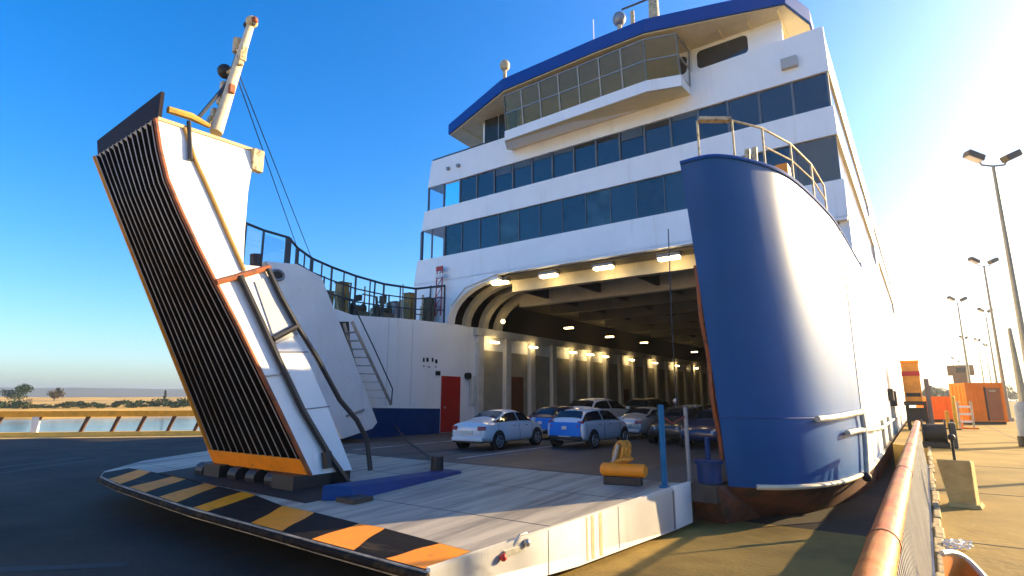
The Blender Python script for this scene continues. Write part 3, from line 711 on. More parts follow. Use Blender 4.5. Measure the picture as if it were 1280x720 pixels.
for kk in (): MB().tube([r[kk] + Vector((.003, -.005, 0)) for r in rows], .008, 4).build('plate_seam', mat('seam_blue', (.012, .06, .22), .5), flank)
MB().tube([p + Vector((.003, -.004, 0)) for p in rows[3][:split]], .012, 4).build('plate_seam', mat('seam_blue', (.012, .06, .22), .5), flank)
# lower hull under the flank, drawn inward
lo = MB()
r0 = [p + Vector((0, .02, .0)) for p in wb]
r1 = [Vector((p.x - .25 - .4 * max(0, (22 - p.y) / 6), p.y + .9, -.02)) for p in wb]
lo.loft([r0, r1], False)
lo.add([(-3.96, 13.3, .9), (-3.9, 14.2, .9), (-3.5, 15.2, -.02), (-4.0, 14.0, -.02), (-8, 13.6, .5), (-8, 14.6, -.02)], [(0, 1, 2, 3), (0, 3, 5, 4)])
lo.build('lower_hull', RUST, fe)
MB().box(-21.6, -4.64, 13.6, 14.4, -.02, .56).build('hull_stem', RUST, fe)
# fender pipes on the flank
def onhull(px, py, off=.12):   # nearest flank surface point along the view ray
    r = ray(px, py); best = None
    for i in range(NZ):
        for k in range(len(wb) - 1):
            a, b, c_ = rows[i][k], rows[i][k + 1], rows[i + 1][k]; nn = (b - a).cross(c_ - a)
            if abs(nn.dot(r)) < 1e-9: continue
            t = nn.dot(a - EYE) / nn.dot(r); p = EYE + r * t
            lu = (p - a).dot(b - a) / (b - a).length_squared; lv = (p - a).dot(c_ - a) / (c_ - a).length_squared
            if -.15 <= lu <= 1.15 and -.15 <= lv <= 1.15 and (best is None or t < best[0]):
                nn.normalize(); nn = nn if nn.dot(r) < 0 else -nn; best = (t, p + nn * off)
    return best[1] if best else EYE + r * 20
ROPEP = mat('pale_fender_pipe', (.55, .52, .44), .45, metal=.2, var=.25, vscale=4)
pp = [onhull(x, y) for x, y in ((1016, 523), (1030, 522), (1045, 520), (1060, 517), (1072, 515))]
MB().tube(pp, .075, 10).build('fender_pipe', ROPEP, flank, smooth=True)
pp = [onhull(x, y) for x, y in ((1053, 541), (1066, 538), (1080, 537), (1092, 536))]
MB().tube(pp, .07, 10).build('fender_pipe', ROPEP, flank, smooth=True)
pp = [onhull(x, y) for x, y in ((1070, 512), (1074, 535), (1076, 565), (1077, 592))]
MB().tube(pp, .07, 10).build('drain_pipe', ROPEP, flank, smooth=True)
MB().sphere(onhull(1077, 596), .12).build('pipe_foot', BLACK, flank, smooth=True)
# superstructure side + hull side aft of u=26
MB().box(-2.2, -1.48, 26, 150, .88, 8.03).build('hull_side', WHITE, fe)
MB().prism([(-1.6, 24, -.02), (-2.4, 24, -.02), (-2.2, 24, .87), (-1.5, 24, .87)], (0, 126, 0)).build('boot_strip', RUST, fe)
MB().tube([(-1.46, 26, .9), (-1.46, 150, .9)], .06, 8).build('rubbing_strake', CREAM, fe, smooth=True)
ho = MB()
for a, b in (((1093, 435), (1094, 430)),):
    ho.box(-1.48, -1.46, 29.2, 29.26, 5.0, 6.2); ho.box(-1.48, -1.46, 30.6, 30.66, 5.0, 6.2); ho.box(-1.48, -1.46, 29.2, 30.66, 6.16, 6.22)
ho.build('hatch_outline', GREYMET, fe)
MB().box(-1.48, -1.2, 36.3, 37.6, 2.4, 3.2).build('side_machinery', BLACK, fe, bevel=.03)
MB().box(-1.48, -1.24, 34.9, 35.4, 2.7, 3.3).build('side_machinery', BLACK, fe, bevel=.03)
for yy in (26.4, 31, 36.8, 38): MB().tube([(-1.42, yy, .95), (-1.42, yy, 2.4 if yy > 35 else 2.0)], .07, 8).build('drain_pipe', ROPEP, fe, smooth=True)
MB().tube([(-1.40, 24.5, 1.75), (-1.40, 60, 1.75)], .06, 8).build('fender_pipe', ROPEP, fe, smooth=True)
# left outer hull
MB().box(-24.9, -24.31, 13.5, 150, -.5, 6.9).build('hull_side', WHITE, fe)

# flank railing, lockers
wr = [(-3.5, 12.1), (-2.85, 12.54), (-2.38, 13.35), (-2.0, 14.62), (-1.78, 16.3), (-1.72, 18.3)]
wrl = MB(); wrl.tube([(x, y, 9.05) for x, y in wr], .026, 8); wrl.tube([(x, y, 8.6) for x, y in wr[2:]], .022, 6)
frl = wrl.build('flank_railing', BRASS, fe, smooth=True)
for x, y in wr: MB().cyl((x, y, 8.05), (x, y, 9.05), .026, 8).build('post', BRASS, frl)
MB().obox((-3.18, 12.32, 9.07), ((.8, .6, 0), (-.6, .8, 0), (0, 0, 1)), .36, .09, .04).build('top_plank', BRASS, frl)
MB().box(-2.75, -2.4, 16.7, 17.2, 8.0, 9.4).build('deck_locker', YELLOW, fe, bevel=.03)
MB().box(-3.5, -2.9, 16.8, 17.4, 8.0, 9.3).build('deck_cabinet', mat('brown_cabinet', (.12, .06, .03), .6), fe, bevel=.03)
for dx in (0, .22): MB().cyl((-3.05 + dx * .8, 14.6, 8.0), (-3.0 + dx * .8, 14.6, 9.15), .07).build('vent_pipe', BRASS, fe, smooth=True)

# ---------------------------------------------------------------- car deck interior
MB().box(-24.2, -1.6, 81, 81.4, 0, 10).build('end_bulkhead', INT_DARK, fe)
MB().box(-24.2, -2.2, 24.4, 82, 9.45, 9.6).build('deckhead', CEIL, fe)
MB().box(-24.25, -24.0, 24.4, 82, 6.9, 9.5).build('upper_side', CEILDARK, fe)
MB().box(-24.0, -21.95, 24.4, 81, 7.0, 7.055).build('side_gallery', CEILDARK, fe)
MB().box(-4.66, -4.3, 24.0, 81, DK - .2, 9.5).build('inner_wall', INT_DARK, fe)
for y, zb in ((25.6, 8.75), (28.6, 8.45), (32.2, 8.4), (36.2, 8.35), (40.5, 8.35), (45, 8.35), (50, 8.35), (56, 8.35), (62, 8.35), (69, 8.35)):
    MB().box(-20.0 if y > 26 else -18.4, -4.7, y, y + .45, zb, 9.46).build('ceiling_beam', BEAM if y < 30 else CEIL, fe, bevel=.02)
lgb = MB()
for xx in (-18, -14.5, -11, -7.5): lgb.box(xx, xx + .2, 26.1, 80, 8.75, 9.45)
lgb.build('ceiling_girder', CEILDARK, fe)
# arch frames, left corner of the opening
def arch(y, m_, x_in=-21.9, w=.3, dep=.5):
    rows_ = []
    for k in range(9):
        t = k / 8; a = t * math.pi / 2
        xi = -18.3 - 3.55 * (1 - math.sin(a)); zi = 7.05 + 2.2 * (1 - math.cos(a))
        xi = -21.85 + 3.5 * (1 - math.cos(a)); zi = 7.05 + 2.2 * math.sin(a)
        nx, nz_ = -math.cos(a), math.sin(a)
        p = Vector((xi, y, zi)); q_ = p + Vector((nx * w, 0, nz_ * w))
        rows_.append([p, q_, q_ + Vector((0, dep, 0)), p + Vector((0, dep, 0))])
    return MB().loft(rows_, True, True).build('arch_frame', m_, fe, smooth=True)
arch(24.12, WHITE); arch(25.6, BEAM); arch(27.3, BEAM, w=.4); arch(28.8, BEAM, w=.4)
# gallery post & ball lamp by the arch
MB().sphere((-21.2, 28.5, 7.6), .14).build('globe_lamp', lamp_mat('globe_light', (1, .75, .4), 3), fe, smooth=True)
# ribs on the left wall
for y in [26.6 + 2.85 * k for k in range(18)]:
    MB().box(XW, XW + .28, y, y + .55, DK, 6.6).build('wall_frame', INT_WALL, fe, bevel=.02)
for y in [26.6 + 2.85 * k for k in range(17)]:
    MB().box(XW + .002, XW + .03, y + .62, y + 2.78, DK + .02, 5.75).build('wall_panel', mat('panel_buff', (.34, .32, .25), .65, var=.2, vscale=1, streak=(.12, .09, .05), streak_amt=.5), fe)
MB().box(XW, XW + .35, 26.4, 80, 6.6, 7.04).build('wall_ledge', INT_WALL, fe)
dbr = MB().box(XW + .03, XW + .12, 29.9, 31.6, DK, 4.2).build('brown_door', mat('brown_door_paint', (.16, .055, .02), .55, var=.2), fe, bevel=.02)
MB().box(XW + .03, XW + .12, 47, 48.6, DK, 3.6).build('brown_door', MATS['brown_door_paint'], fe, bevel=.02)
LAMP = lamp_mat('strip_lamp', (1, .70, .30), 5)
LAMPB = lamp_mat('bay_lamp', (1, .72, .32), 13)
for i, y in enumerate((27.9, 32.3, 37.8, 40.6, 43.3, 48.6, 54.3, 60.5, 67, 74)):
    MB().box(XW + .36, XW + .62, y - .38, y + .38, 6.18, 6.30).build('wall_lamp', LAMP, fe, bevel=.03)
for x in (-18.6, -15.4, -12.2, -8.85):
    bl_ = MB().obox((x, 24.75, 9.16), ((1, 0, 0), (0, 1, 0), (0, 0, 1)), .5, .16, .06).build('bay_lamp', LAMPB, fe, bevel=.04)
    MB().obox((x, 24.75, 9.32), ((1, 0, 0), (0, 1, 0), (0, 0, 1)), .56, .2, .1).build('lamp_housing', GREYMET, bl_)
for px_, py_, yy in ((711, 410, 38), (762, 421, 46), (805, 428, 54), (868, 440, 68), (840, 441, 76)):
    p = ony(px_, py_, yy); MB().obox((p.x, yy, min(p.z, 8.3)), ((1, 0, 0), (0, 1, 0), (0, 0, 1)), .35, .14, .05).build('deck_lamp', LAMP, fe)
# hanging rod at the opening
MB().tube([(-8.05, 22.6, 9.9), (-8.15, 22.7, 6), (-8.2, 22.9, 2.6)], .025, 6).build('hanging_cable', RAILDK, fe)
# orange hose bundle inside the flank edge
MB().tube([Vector((-3.99, 14.2 + .08 * math.sin(k) - (.9 + k * .3) * .24, 1.4 + k * .3)) for k in range(16)], .07, 6).build('hose_bundle', RUSTORANGE, fe, smooth=True)

# ---------------------------------------------------------------- superstructure
def xl(z): return -24.46 + (z - 11.1) / 6.4 * 1.0
def xr(z): return -1.56 - max(0, z - 11.1) / 6.4 * .10
def sband(b, z0, z1, y0=24.0, y1=140, inset=0):
    b.hexa([(xl(z0) + inset, y0, z0), (xr(z0) - inset, y0, z0), (xr(z0) - inset, y1, z0), (xl(z0) + inset, y1, z0),
            (xl(z1) + inset, y0, z1), (xr(z1) - inset, y0, z1), (xr(z1) - inset, y1, z1), (xl(z1) + inset, y1, z1)])
sb = MB()
sband(sb, 9.62, 11.12, y1=42)
sband(sb, 12.98, 14.2, y1=42); sband(sb, 15.72, 17.42, y1=42)
for z0, z1 in ((9.62, 11.12), (12.98, 14.2), (15.72, 17.42)): sb.hexa([(-12, 42, z0), (xr(z0), 42, z0), (xr(z0), 140, z0), (-12, 140, z0), (-12, 42, z1), (xr(z1), 42, z1), (xr(z1), 140, z1), (-12, 140, z1)])  # aft decks shaped narrow on the unseen left so sun reaches the fence
sb.box(-1.9, -1.56, 24.3, 140, 7.9, 9.62)
# white left jamb beside the arch
sb.prism([(xl(9.7), 24, 6.95), (-21.95, 24, 6.95), (-21.9, 24, 7.05), (-21.6, 24, 8.1), (-20.6, 24, 9.0), (-18.35, 24, 9.5), (-18.35, 24, 9.64), (xl(9.7), 24, 9.64)], (0, .35, 0))
sb.box(-18.4, -1.6, 24.0, 24.35, 9.5, 9.64)
sup = sb.build('superstructure', WHITE, fe)
core = MB(); core.box(-22.0, -3.0, 24.9, 41.8, 11.1, 13.0); core.box(-22.1, -3.0, 24.9, 41.8, 14.15, 15.75); core.box(-11.8, -3.0, 42, 139, 11.1, 13.0); core.box(-11.8, -3.0, 42, 139, 14.15, 15.75); core.build('cabin_core', DARKINT, sup)
ends = MB()
for z0, z1 in ((11.1, 13.0), (14.18, 15.74)):
    pass
# windows: upper band
wr_rnd = random.Random(9)
GL_ = [GLASS, GLASS, mat('window_glass_blind', (.035, .05, .065), .09, var=.6, vscale=1.1, spec=.8, rvar=.03), mat('window_glass_deep', (.006, .012, .02), .04, var=.4, vscale=.8, spec=.9, rvar=.02)]
GL2_ = [GLASS2, GLASS2, mat('teal_glass_blind', (.03, .075, .095), .12, var=.6, vscale=1.2, spec=.6, rvar=.03), mat('teal_glass_deep', (.008, .03, .05), .08, var=.5, vscale=.8, spec=.7, rvar=.03)]
def pane(x0, x1, z0, z1):
    a, b_ = wr_rnd.uniform(-.012, .012), wr_rnd.uniform(-.012, .012)
    return MB().quad((x0, 24.12 + a, z0), (x1, 24.12 - a, z0), (x1, 24.12 - a + b_, z1), (x0, 24.12 + a + b_, z1))
ux = [xl(15) + .12 + (xr(15) - .1 - xl(15) - .12) * k / 17 for k in range(18)]
for k in range(17):
    pane(ux[k] + .04, ux[k + 1] - .04, 14.21, 15.71).build('window', CLGLASS if k < 2 else wr_rnd.choice(GL_), sup)
BLIND = mat('grey_blind', (.06, .085, .11), .4, var=.2)
for k in range(3, 17):
    if wr_rnd.random() < .6:
        h_ = wr_rnd.uniform(.15, .5); MB().box(ux[k] + .1, ux[k + 1] - .1, 24.085, 24.098, 15.70 - h_, 15.70).build('blind', BLIND, sup)
FRM = mat('window_frame_grey', (.12, .14, .17), .5)
class FR:
    def box(self, *a): MB().box(*a).build('window_mullion', FRM, sup)
fr_ = FR()
for k in range(18): fr_.box(ux[k] - .04, ux[k] + .04, 24.05, 24.16, 14.2, 15.72)
lx = [-22.3 + (19.1) * k / 14 for k in range(15)] + [xr(12) - .06]
for k in range(14):
    pane(lx[k] + .02, lx[k + 1] - .02, 11.13, 12.97).build('window', wr_rnd.choice(GL2_), sup)
MB().box(lx[14] + .05, lx[15] - .02, 24.09, 24.12, 11.13, 12.97).build('window', SIDEGLASS, sup)
for k in range(15): fr_.box(lx[k] - .015, lx[k] + .015, 24.07, 24.14, 11.12, 12.98)
fr_.box(lx[14] - .08, lx[14] + .08, 24.03, 24.2, 11.12, 12.98)
for zz, xx in ((12, xl(12) + .1), (12, -22.3)): fr_.box(xx - .06, xx + .06, 24.03, 24.2, 11.12, 12.98)
fr_.box(xl(12) + .1, xl(12) + .22, 27, 27.2, 11.1, 13); fr_.box(-23.4, -23.3, 24.08, 24.14, 11.12, 12.98)
# side windows (right)
for z0, z1, m_ in ((11.13, 12.97, SIDEGLASS), (14.21, 15.71, GLASS)):
    MB().box(-1.9, -1.70, 24.2, 44, z0, z1).build('side_window', m_, sup)
    MB().box(-1.9, -1.70, 47, 74, z0, z1).build('side_window', SIDEGLASS, sup)
    MB().box(-1.95, xr(z0) - .01, 44, 47, z0, z1).build('side_pier', WHITE, sup)
    MB().box(-1.95, xr(z0) - .01, 74, 140, z0, z1).build('side_pier', WHITE, sup)
for y0, y1, z0, z1 in ((44, 60, 6.6, 8.0), (26.5, 28.5, 7.2, 8.4)):
    MB().box(-1.5, -1.465, y0, y1, z0, z1).build('side_window', SIDEGLASS, sup)
# soffit under the lowest band
MB().box(-18, -4.7, 24.36, 25.5, 9.4, 9.45).build('soffit', CEIL, sup)
for x in (-22.0, -21.2): MB().obox((x, 23.93, 16.55), ((1, 0, 0), (0, 1, 0), (0, 0, 1)), .1, .1, .09).build('floodlight', GREYMET, sup)
MB().obox((-3.0, 23.9, 16.5), ((1, 0, 0), (0, 1, 0), (0, 0, 1)), .3, .12, .22).build('vent_box', mat('vent_grey', (.45, .44, .42), .5), sup)
MB().tube([(xl(17.4) + .05, 24.05, 17.5), (-19.2, 24.05, 17.5)], .04, 6).build('cap_rail', RAILDK, sup)
pr = MB(); pr.hexa([(-7.2, 24.0, 17.42), (xr(17.5), 24.0, 17.42), (xr(17.5), 24.25, 17.42), (-7.2, 24.25, 17.42), (-7.2, 24.0, 17.62), (xr(17.5), 24.0, 17.72), (xr(17.5), 24.25, 17.72), (-7.2, 24.25, 17.62)])
pr.build('parapet', WHITE, sup)

# bridge
br = MB()
# sill slab: white bay with sloping cream underside
bayp = [(-17.25, 23.5), (-16.7, 22.55), (-8.6, 22.3), (-7.15, 22.75), (-7.15, 24.0), (-17.25, 24.0)]
br.add([(x, y, 16.36 + (.16 if y == 24 else 0)) for x, y in bayp] + [(x, y, 16.9) for x, y in bayp], [tuple(reversed(range(6))), tuple(range(6, 12))] + [(i, (i + 1) % 6, 6 + (i + 1) % 6, 6 + i) for i in range(6)])
br.box(-19.6, -3.4, 25.4, 60, 17.42, 17.6)
bridge = br.build('bridge', WHITE, fe)
us = MB(); us.add([(-17.25, 23.5, 16.34), (-16.7, 22.6, 16.34), (-8.6, 22.35, 16.34), (-7.15, 22.8, 16.34), (-7.15, 24.0, 16.5), (-17.25, 24.0, 16.5)], [(0, 1, 2, 3, 4, 5)])
us.build('bay_underside', CREAM, bridge)
# room: floor, back wall, ceiling
MB().box(-19.4, -3.6, 27.2, 27.4, 16.9, 18.95).build('back_wall', BRINT, bridge)
MB().box(-17.0, -7.3, 23.2, 24.2, 16.9, 17.3).build('console', mat('console_brown', (.20, .15, .07), .6, var=.3), bridge)
cn = MB()
for x in (-15.6, -13.4, -11.2, -9.0): cn.box(x, x + .9, 23.6, 24.1, 17.3, 17.6)
cn.build('instrument_box', DARKINT, bridge)
MB().box(-7.1, -3.2, 24.35, 24.6, 17.62, 18.95).build('wing_wall', WHITE, bridge)
MB().box(-19.5, -17.05, 24.35, 24.6, 17.42, 18.2).build('wing_wall', WHITE, bridge)
MB().quad((-19.25, 24.02, 17.43), (-17.05, 24.02, 17.2), (-17.05, 24.02, 18.93), (-19.25, 24.02, 18.93)).build('wing_window', mat('olive_window_glass', (.022, .024, .010), .25, var=.4, vscale=.8, spec=.35), bridge)
MB().box(-19.2, -17.1, 24.05, 24.3, 17.42, 18.94).build('wing_wall', DARKINT, bridge)
MB().box(-18.25, -18.19, 23.99, 24.03, 17.42, 18.93).build('mullion', GREYMET, bridge)
MB().box(-19.5, -19.2, 24.2, 24.5, 17.42, 18.9).build('wing_post', WHITE, bridge)
MB().box(-17.1, -17.0, 24.6, 27.2, 16.9, 18.9).build('side_wall', BRINT, bridge)
MB().box(-7.25, -7.12, 24.0, 27.2, 16.9, 18.95).build('side_wall', WHITE, bridge)
# rounded wing window
ww = []
x0, x1, z0, z1 = -6.85, -4.6, 17.85, 18.75
for cx_, cz_, a0_ in ((x1 - .2, z1 - .2, 0), (x0 + .2, z1 - .2, 90), (x0 + .2, z0 + .2, 180), (x1 - .2, z0 + .2, 270)):
    for k in range(4): a = R(a0_ + 30 * k); ww.append((cx_ + .2 * math.cos(a), 24.343, cz_ + .2 * math.sin(a)))
MB().prism(ww, (0, -.012, 0)).build('wing_window', GLASS, bridge)
# bay windows lean out at the top
wl = [(-18.6, 24.0), (-17.2, 23.55), (-16.65, 22.65), (-8.6, 22.42), (-7.2, 22.85), (-7.15, 24.0)]
wt_ = [(-18.5, 23.9), (-17.0, 23.2), (-16.5, 22.2), (-8.5, 21.98), (-7.15, 22.4), (-7.1, 24.0)]
bars = MB()
def baywin(a, b, c_, d_, n_, z0=16.9, z1=18.72):
    for k in range(n_):
        f0, f1 = k / n_, (k + 1) / n_
        q = [Vector((*[a[i] + (b[i] - a[i]) * f0 for i in (0, 1)], z0)), Vector((*[a[i] + (b[i] - a[i]) * f1 for i in (0, 1)], z0)),
             Vector((*[c_[i] + (d_[i] - c_[i]) * f1 for i in (0, 1)], z1)), Vector((*[c_[i] + (d_[i] - c_[i]) * f0 for i in (0, 1)], z1))]
        MB().quad(*q).build('bridge_window', BRGLASS, bridge)
        bars.bar(q[0], q[3], .07, .09, up=(0, 1, 0))
        bars.bar(q[0].lerp(q[3], .5), q[1].lerp(q[2], .5), .06, .06)
        bars.bar(q[0], q[1], .06, .06); bars.bar(q[3], q[2], .06, .06)
        if k == n_ - 1: bars.bar(q[1], q[2], .07, .09, up=(0, 1, 0))
baywin(wl[1], wl[2], wt_[1], wt_[2], 1); baywin(wl[2], wl[3], wt_[2], wt_[3], 7)
baywin(wl[3], wl[4], wt_[3], wt_[4], 1); baywin(wl[4], wl[5], wt_[4], wt_[5], 1)
bars.build('mullion', mat('mullion_grey', (.30, .29, .26), .45, metal=.3), bridge)
# roof
rf = [(-22.3, 24.2), (-16.55, 22.05), (-11.0, 21.85), (-8.4, 21.86), (-5.3, 22.75), (-2.85, 23.5), (-2.2, 25.5), (-2.4, 40), (-21.5, 40), (-22.4, 26)]
rm = MB().prism([(x, y, 19.0) for x, y in rf], (0, 0, .66)).build('bridge_roof', ROOFBLUE, bridge)
sf = [(x + (.08 if x < -12 else -.08), y + .08) for x, y in rf]
MB().prism([(x, y, 18.94) for x, y in sf], (0, 0, .055)).build('roof_soffit', mat('soffit_cream', (.62, .53, .34), .6, var=.12), bridge)
rbm = MB()
for x in (-21, -19.6, -18.2, -5.6, -4.4, -3.2): rbm.bar((x, 23.9 if x < -10 else 23.6, 18.90), (x, 26, 18.90), .06, .07)
rbm.build('soffit_rib', CREAM, bridge)
# roof equipment
def dome(px, py, yy, r, m_, name='radar_dome'):
    p = ony(px, py, yy); b = MB(); b.sphere(p, r, 14, 8, 1.15)
    o = b.build(name, m_, fe, smooth=True)
    MB().cyl((p.x, yy, 19.64), p, r * .35).build('pedestal', BRASS, o); return o
dome(631, 82, 23.4, .30, BRASS); dome(774, 24, 23.2, .33, GREYMET)
p = ony(817, 8, 23.6)
MB().tube([(p.x, 23.6, 19.64), (p.x, 23.6, 23.5)], [.28, .2], 12).build('radar_mast', BRASS, fe, smooth=True)
MB().tube([ony(777, 12, 23.3), ony(795, 5, 23.4), ony(812, -2, 23.6)], .05).build('radar_bracket', RAILDK, fe)
MB().cyl((ony(790, 10, 23.4).x, 23.4, 19.64), (ony(790, 10, 23.4).x, 23.4, 21.5), .1).build('aerial_post', BRASS, fe)
p = ony(742, 45, 23.8); MB().cyl((p.x, 23.8, 19.64), (p.x, 23.8, 22.3), .025, 6).build('whip_aerial', SIGNW, fe)
rr = MB()
for k in range(5):
    x = -9.6 + k * .42; rr.cyl((x, 23.2, 19.64), (x, 23.2, 20.3), .025, 6)
rr.tube([(-9.6, 23.2, 20.3), (-7.9, 23.2, 20.3)], .03, 6); rr.build('roof_rail', BRASS, fe)

# ================================================================= items on the ramp and deck
def pad_fender():
    o = onramp(803, 603); base = Vector((-5.75, 12.35, rz(12.35)))
    t = thing('mooring_roller', base, 'yellow rounded mooring roller with a dark base on the ramp beside the blue post', 'mooring gear')
    b = MB(); b.tube([base + Vector((-.5, -.1, .32)), base + Vector((-.46, -.1, .32)), base + Vector((.46, .12, .32)), base + Vector((.5, .12, .32))], [.1, .15, .15, .1], 14)
    b.build('roller', YELLOW, t, smooth=True)
    MB().hexa([base + Vector(v) for v in ((-.42, -.2, 0), (.42, 0, 0), (.38, .2, 0), (-.46, 0, 0), (-.42, -.2, .18), (.42, 0, .18), (.38, .2, .18), (-.46, 0, .18))]).build('base', BLACKST, t, bevel=.02)
    c = thing('rope_coil', base + Vector((0, 0, .45)), 'orange rope coil heaped on the yellow mooring roller', 'rope')
    b = MB(); cc = base + Vector((-.02, .02, .68))
    for k in range(3):
        b.tube([cc + Vector((.06 * k - .1 + .22 * math.cos(a) * .55, .05 * k, .22 * math.sin(a) + .25 * .55 * math.cos(a))) for a in [i * math.pi / 10 for i in range(21)]], .045, 7)
    b.build('coil', ROPE, c, smooth=True)
    b = MB(); b.tube([base + Vector((-.3 + .06 * math.sin(k * 1.7), .02 * math.cos(k * 2.1), .47 + .012 * k)) + Vector((k * .055, 0, 0)) for k in range(11)], .05, 6)
    b.build('loose_end', ROPE, c, smooth=True)
    b = MB(); b.tube([cc + Vector((-.22, -.02, -.2)), cc + Vector((-.08, -.02, .2))], .05); b.build('lever', PIPE, c)
pad_fender()
y = 12.5
bpst = MB().cyl((-4.85, y, rz(y)), (-4.85, y, rz(y) + 1.78), .065).build('guide_post', POSTBLUE, fe, smooth=True)
MB().cyl((-4.85, y, rz(y)), (-4.85, y, rz(y) + .03), .13).build('post_base', POSTBLUE, bpst)
MB().cyl((-4.6, 13.4, DK), (-4.6, 13.4, DK + 1.7), .05).build('guide_post', GREYMET, fe, smooth=True)
MB().tube([(-4.85, y, rz(y) + 1.55), (-4.75, 12.9, rz(y) + 1.35), (-4.6, 13.4, DK + 1.5)], .018, 5).build('safety_chain', mat('red_chain', (.35, .05, .03), .5), fe)
db = MB(); db.cyl((-4.25, 13.75, DK), (-4.25, 13.75, DK + .42), .27); db.cyl((-4.25, 13.75, DK + .42), (-4.25, 13.75, DK + .5), .33); db.cyl((-4.25, 13.75, DK + .5), (-4.25, 13.75, DK + 1.0), .06)
db.build('mooring_bitt', BLUESTRIP, fe, smooth=True)

# ================================================================= cars
RUBBER = mat('tyre_rubber', (.012, .012, .012), .8, var=.1)
RIMM = mat('alloy_rim', (.45, .45, .46), .35, metal=.7)
CARGLASS = mat('car_glass', (.01, .014, .018), .05, var=.1, spec=.8, rvar=.01)
TAIL = mat('tail_lamp_red', (.35, .01, .012), .2, var=.1, spec=.7)
HEADL = mat('headlamp_glass', (.6, .6, .58), .15, spec=.8)
PLATE = mat('number_plate', (.7, .68, .6), .5)
TRIM = mat('black_trim', (.015, .015, .016), .5)
SED = [(-2.2, .42, .70, .80, .64, .84, .46), (-2.08, .28, .82, .92, .75, 1.0, .62), (-1.6, .22, .87, .96, .80, 1.07, .66), (-1.2, .2, .88, .97, .81, 1.12, .64), (-.55, .2, .89, .97, .82, 1.41, .56),
       (.1, .2, .89, .97, .82, 1.47, .57), (.65, .2, .89, .96, .82, 1.39, .56), (1.3, .22, .88, .95, .80, 1.03, .64), (1.8, .24, .85, .86, .76, .91, .58), (2.1, .3, .76, .70, .66, .76, .46), (2.2, .42, .6, .6, .5, .64, .36)]
HAT = [(-2.05, .45, .74, .80, .70, .92, .56), (-1.98, .30, .83, .95, .77, 1.02, .66), (-1.85, .26, .86, .99, .80, 1.10, .66), (-1.5, .22, .87, 1.0, .81, 1.42, .58), (-.9, .2, .88, 1.0, .82, 1.50, .58),
       (.0, .2, .88, .99, .82, 1.52, .58), (.6, .2, .88, .98, .82, 1.42, .57), (1.25, .22, .87, .97, .8, 1.06, .64), (1.75, .24, .84, .88, .76, .93, .58), (2.0, .3, .74, .72, .64, .78, .46), (2.08, .42, .6, .62, .5, .66, .36)]
VAN = [(-2.4, .5, .86, 1.2, .86, 2.1, .74), (-2.34, .36, .92, 1.25, .9, 2.2, .80), (-1.8, .3, .94, 1.25, .92, 2.24, .82), (-.5, .28, .94, 1.25, .92, 2.26, .82), (.6, .28, .94, 1.25, .92, 2.22, .80),
       (1.1, .28, .94, 1.22, .92, 2.0, .76), (1.75, .28, .93, 1.18, .9, 1.3, .76), (2.15, .3, .9, 1.0, .84, 1.1, .7), (2.38, .36, .82, .8, .74, .92, .58), (2.44, .45, .7, .7, .6, .78, .46)]
def vlerp(S, y):
    for a, b in zip(S, S[1:]):
        if a[0] <= y <= b[0]:
            t = (y - a[0]) / (b[0] - a[0]); return [p + (q_ - p) * t for p, q_ in zip(a, b)]
    return list(S[0] if y < S[0][0] else S[-1])
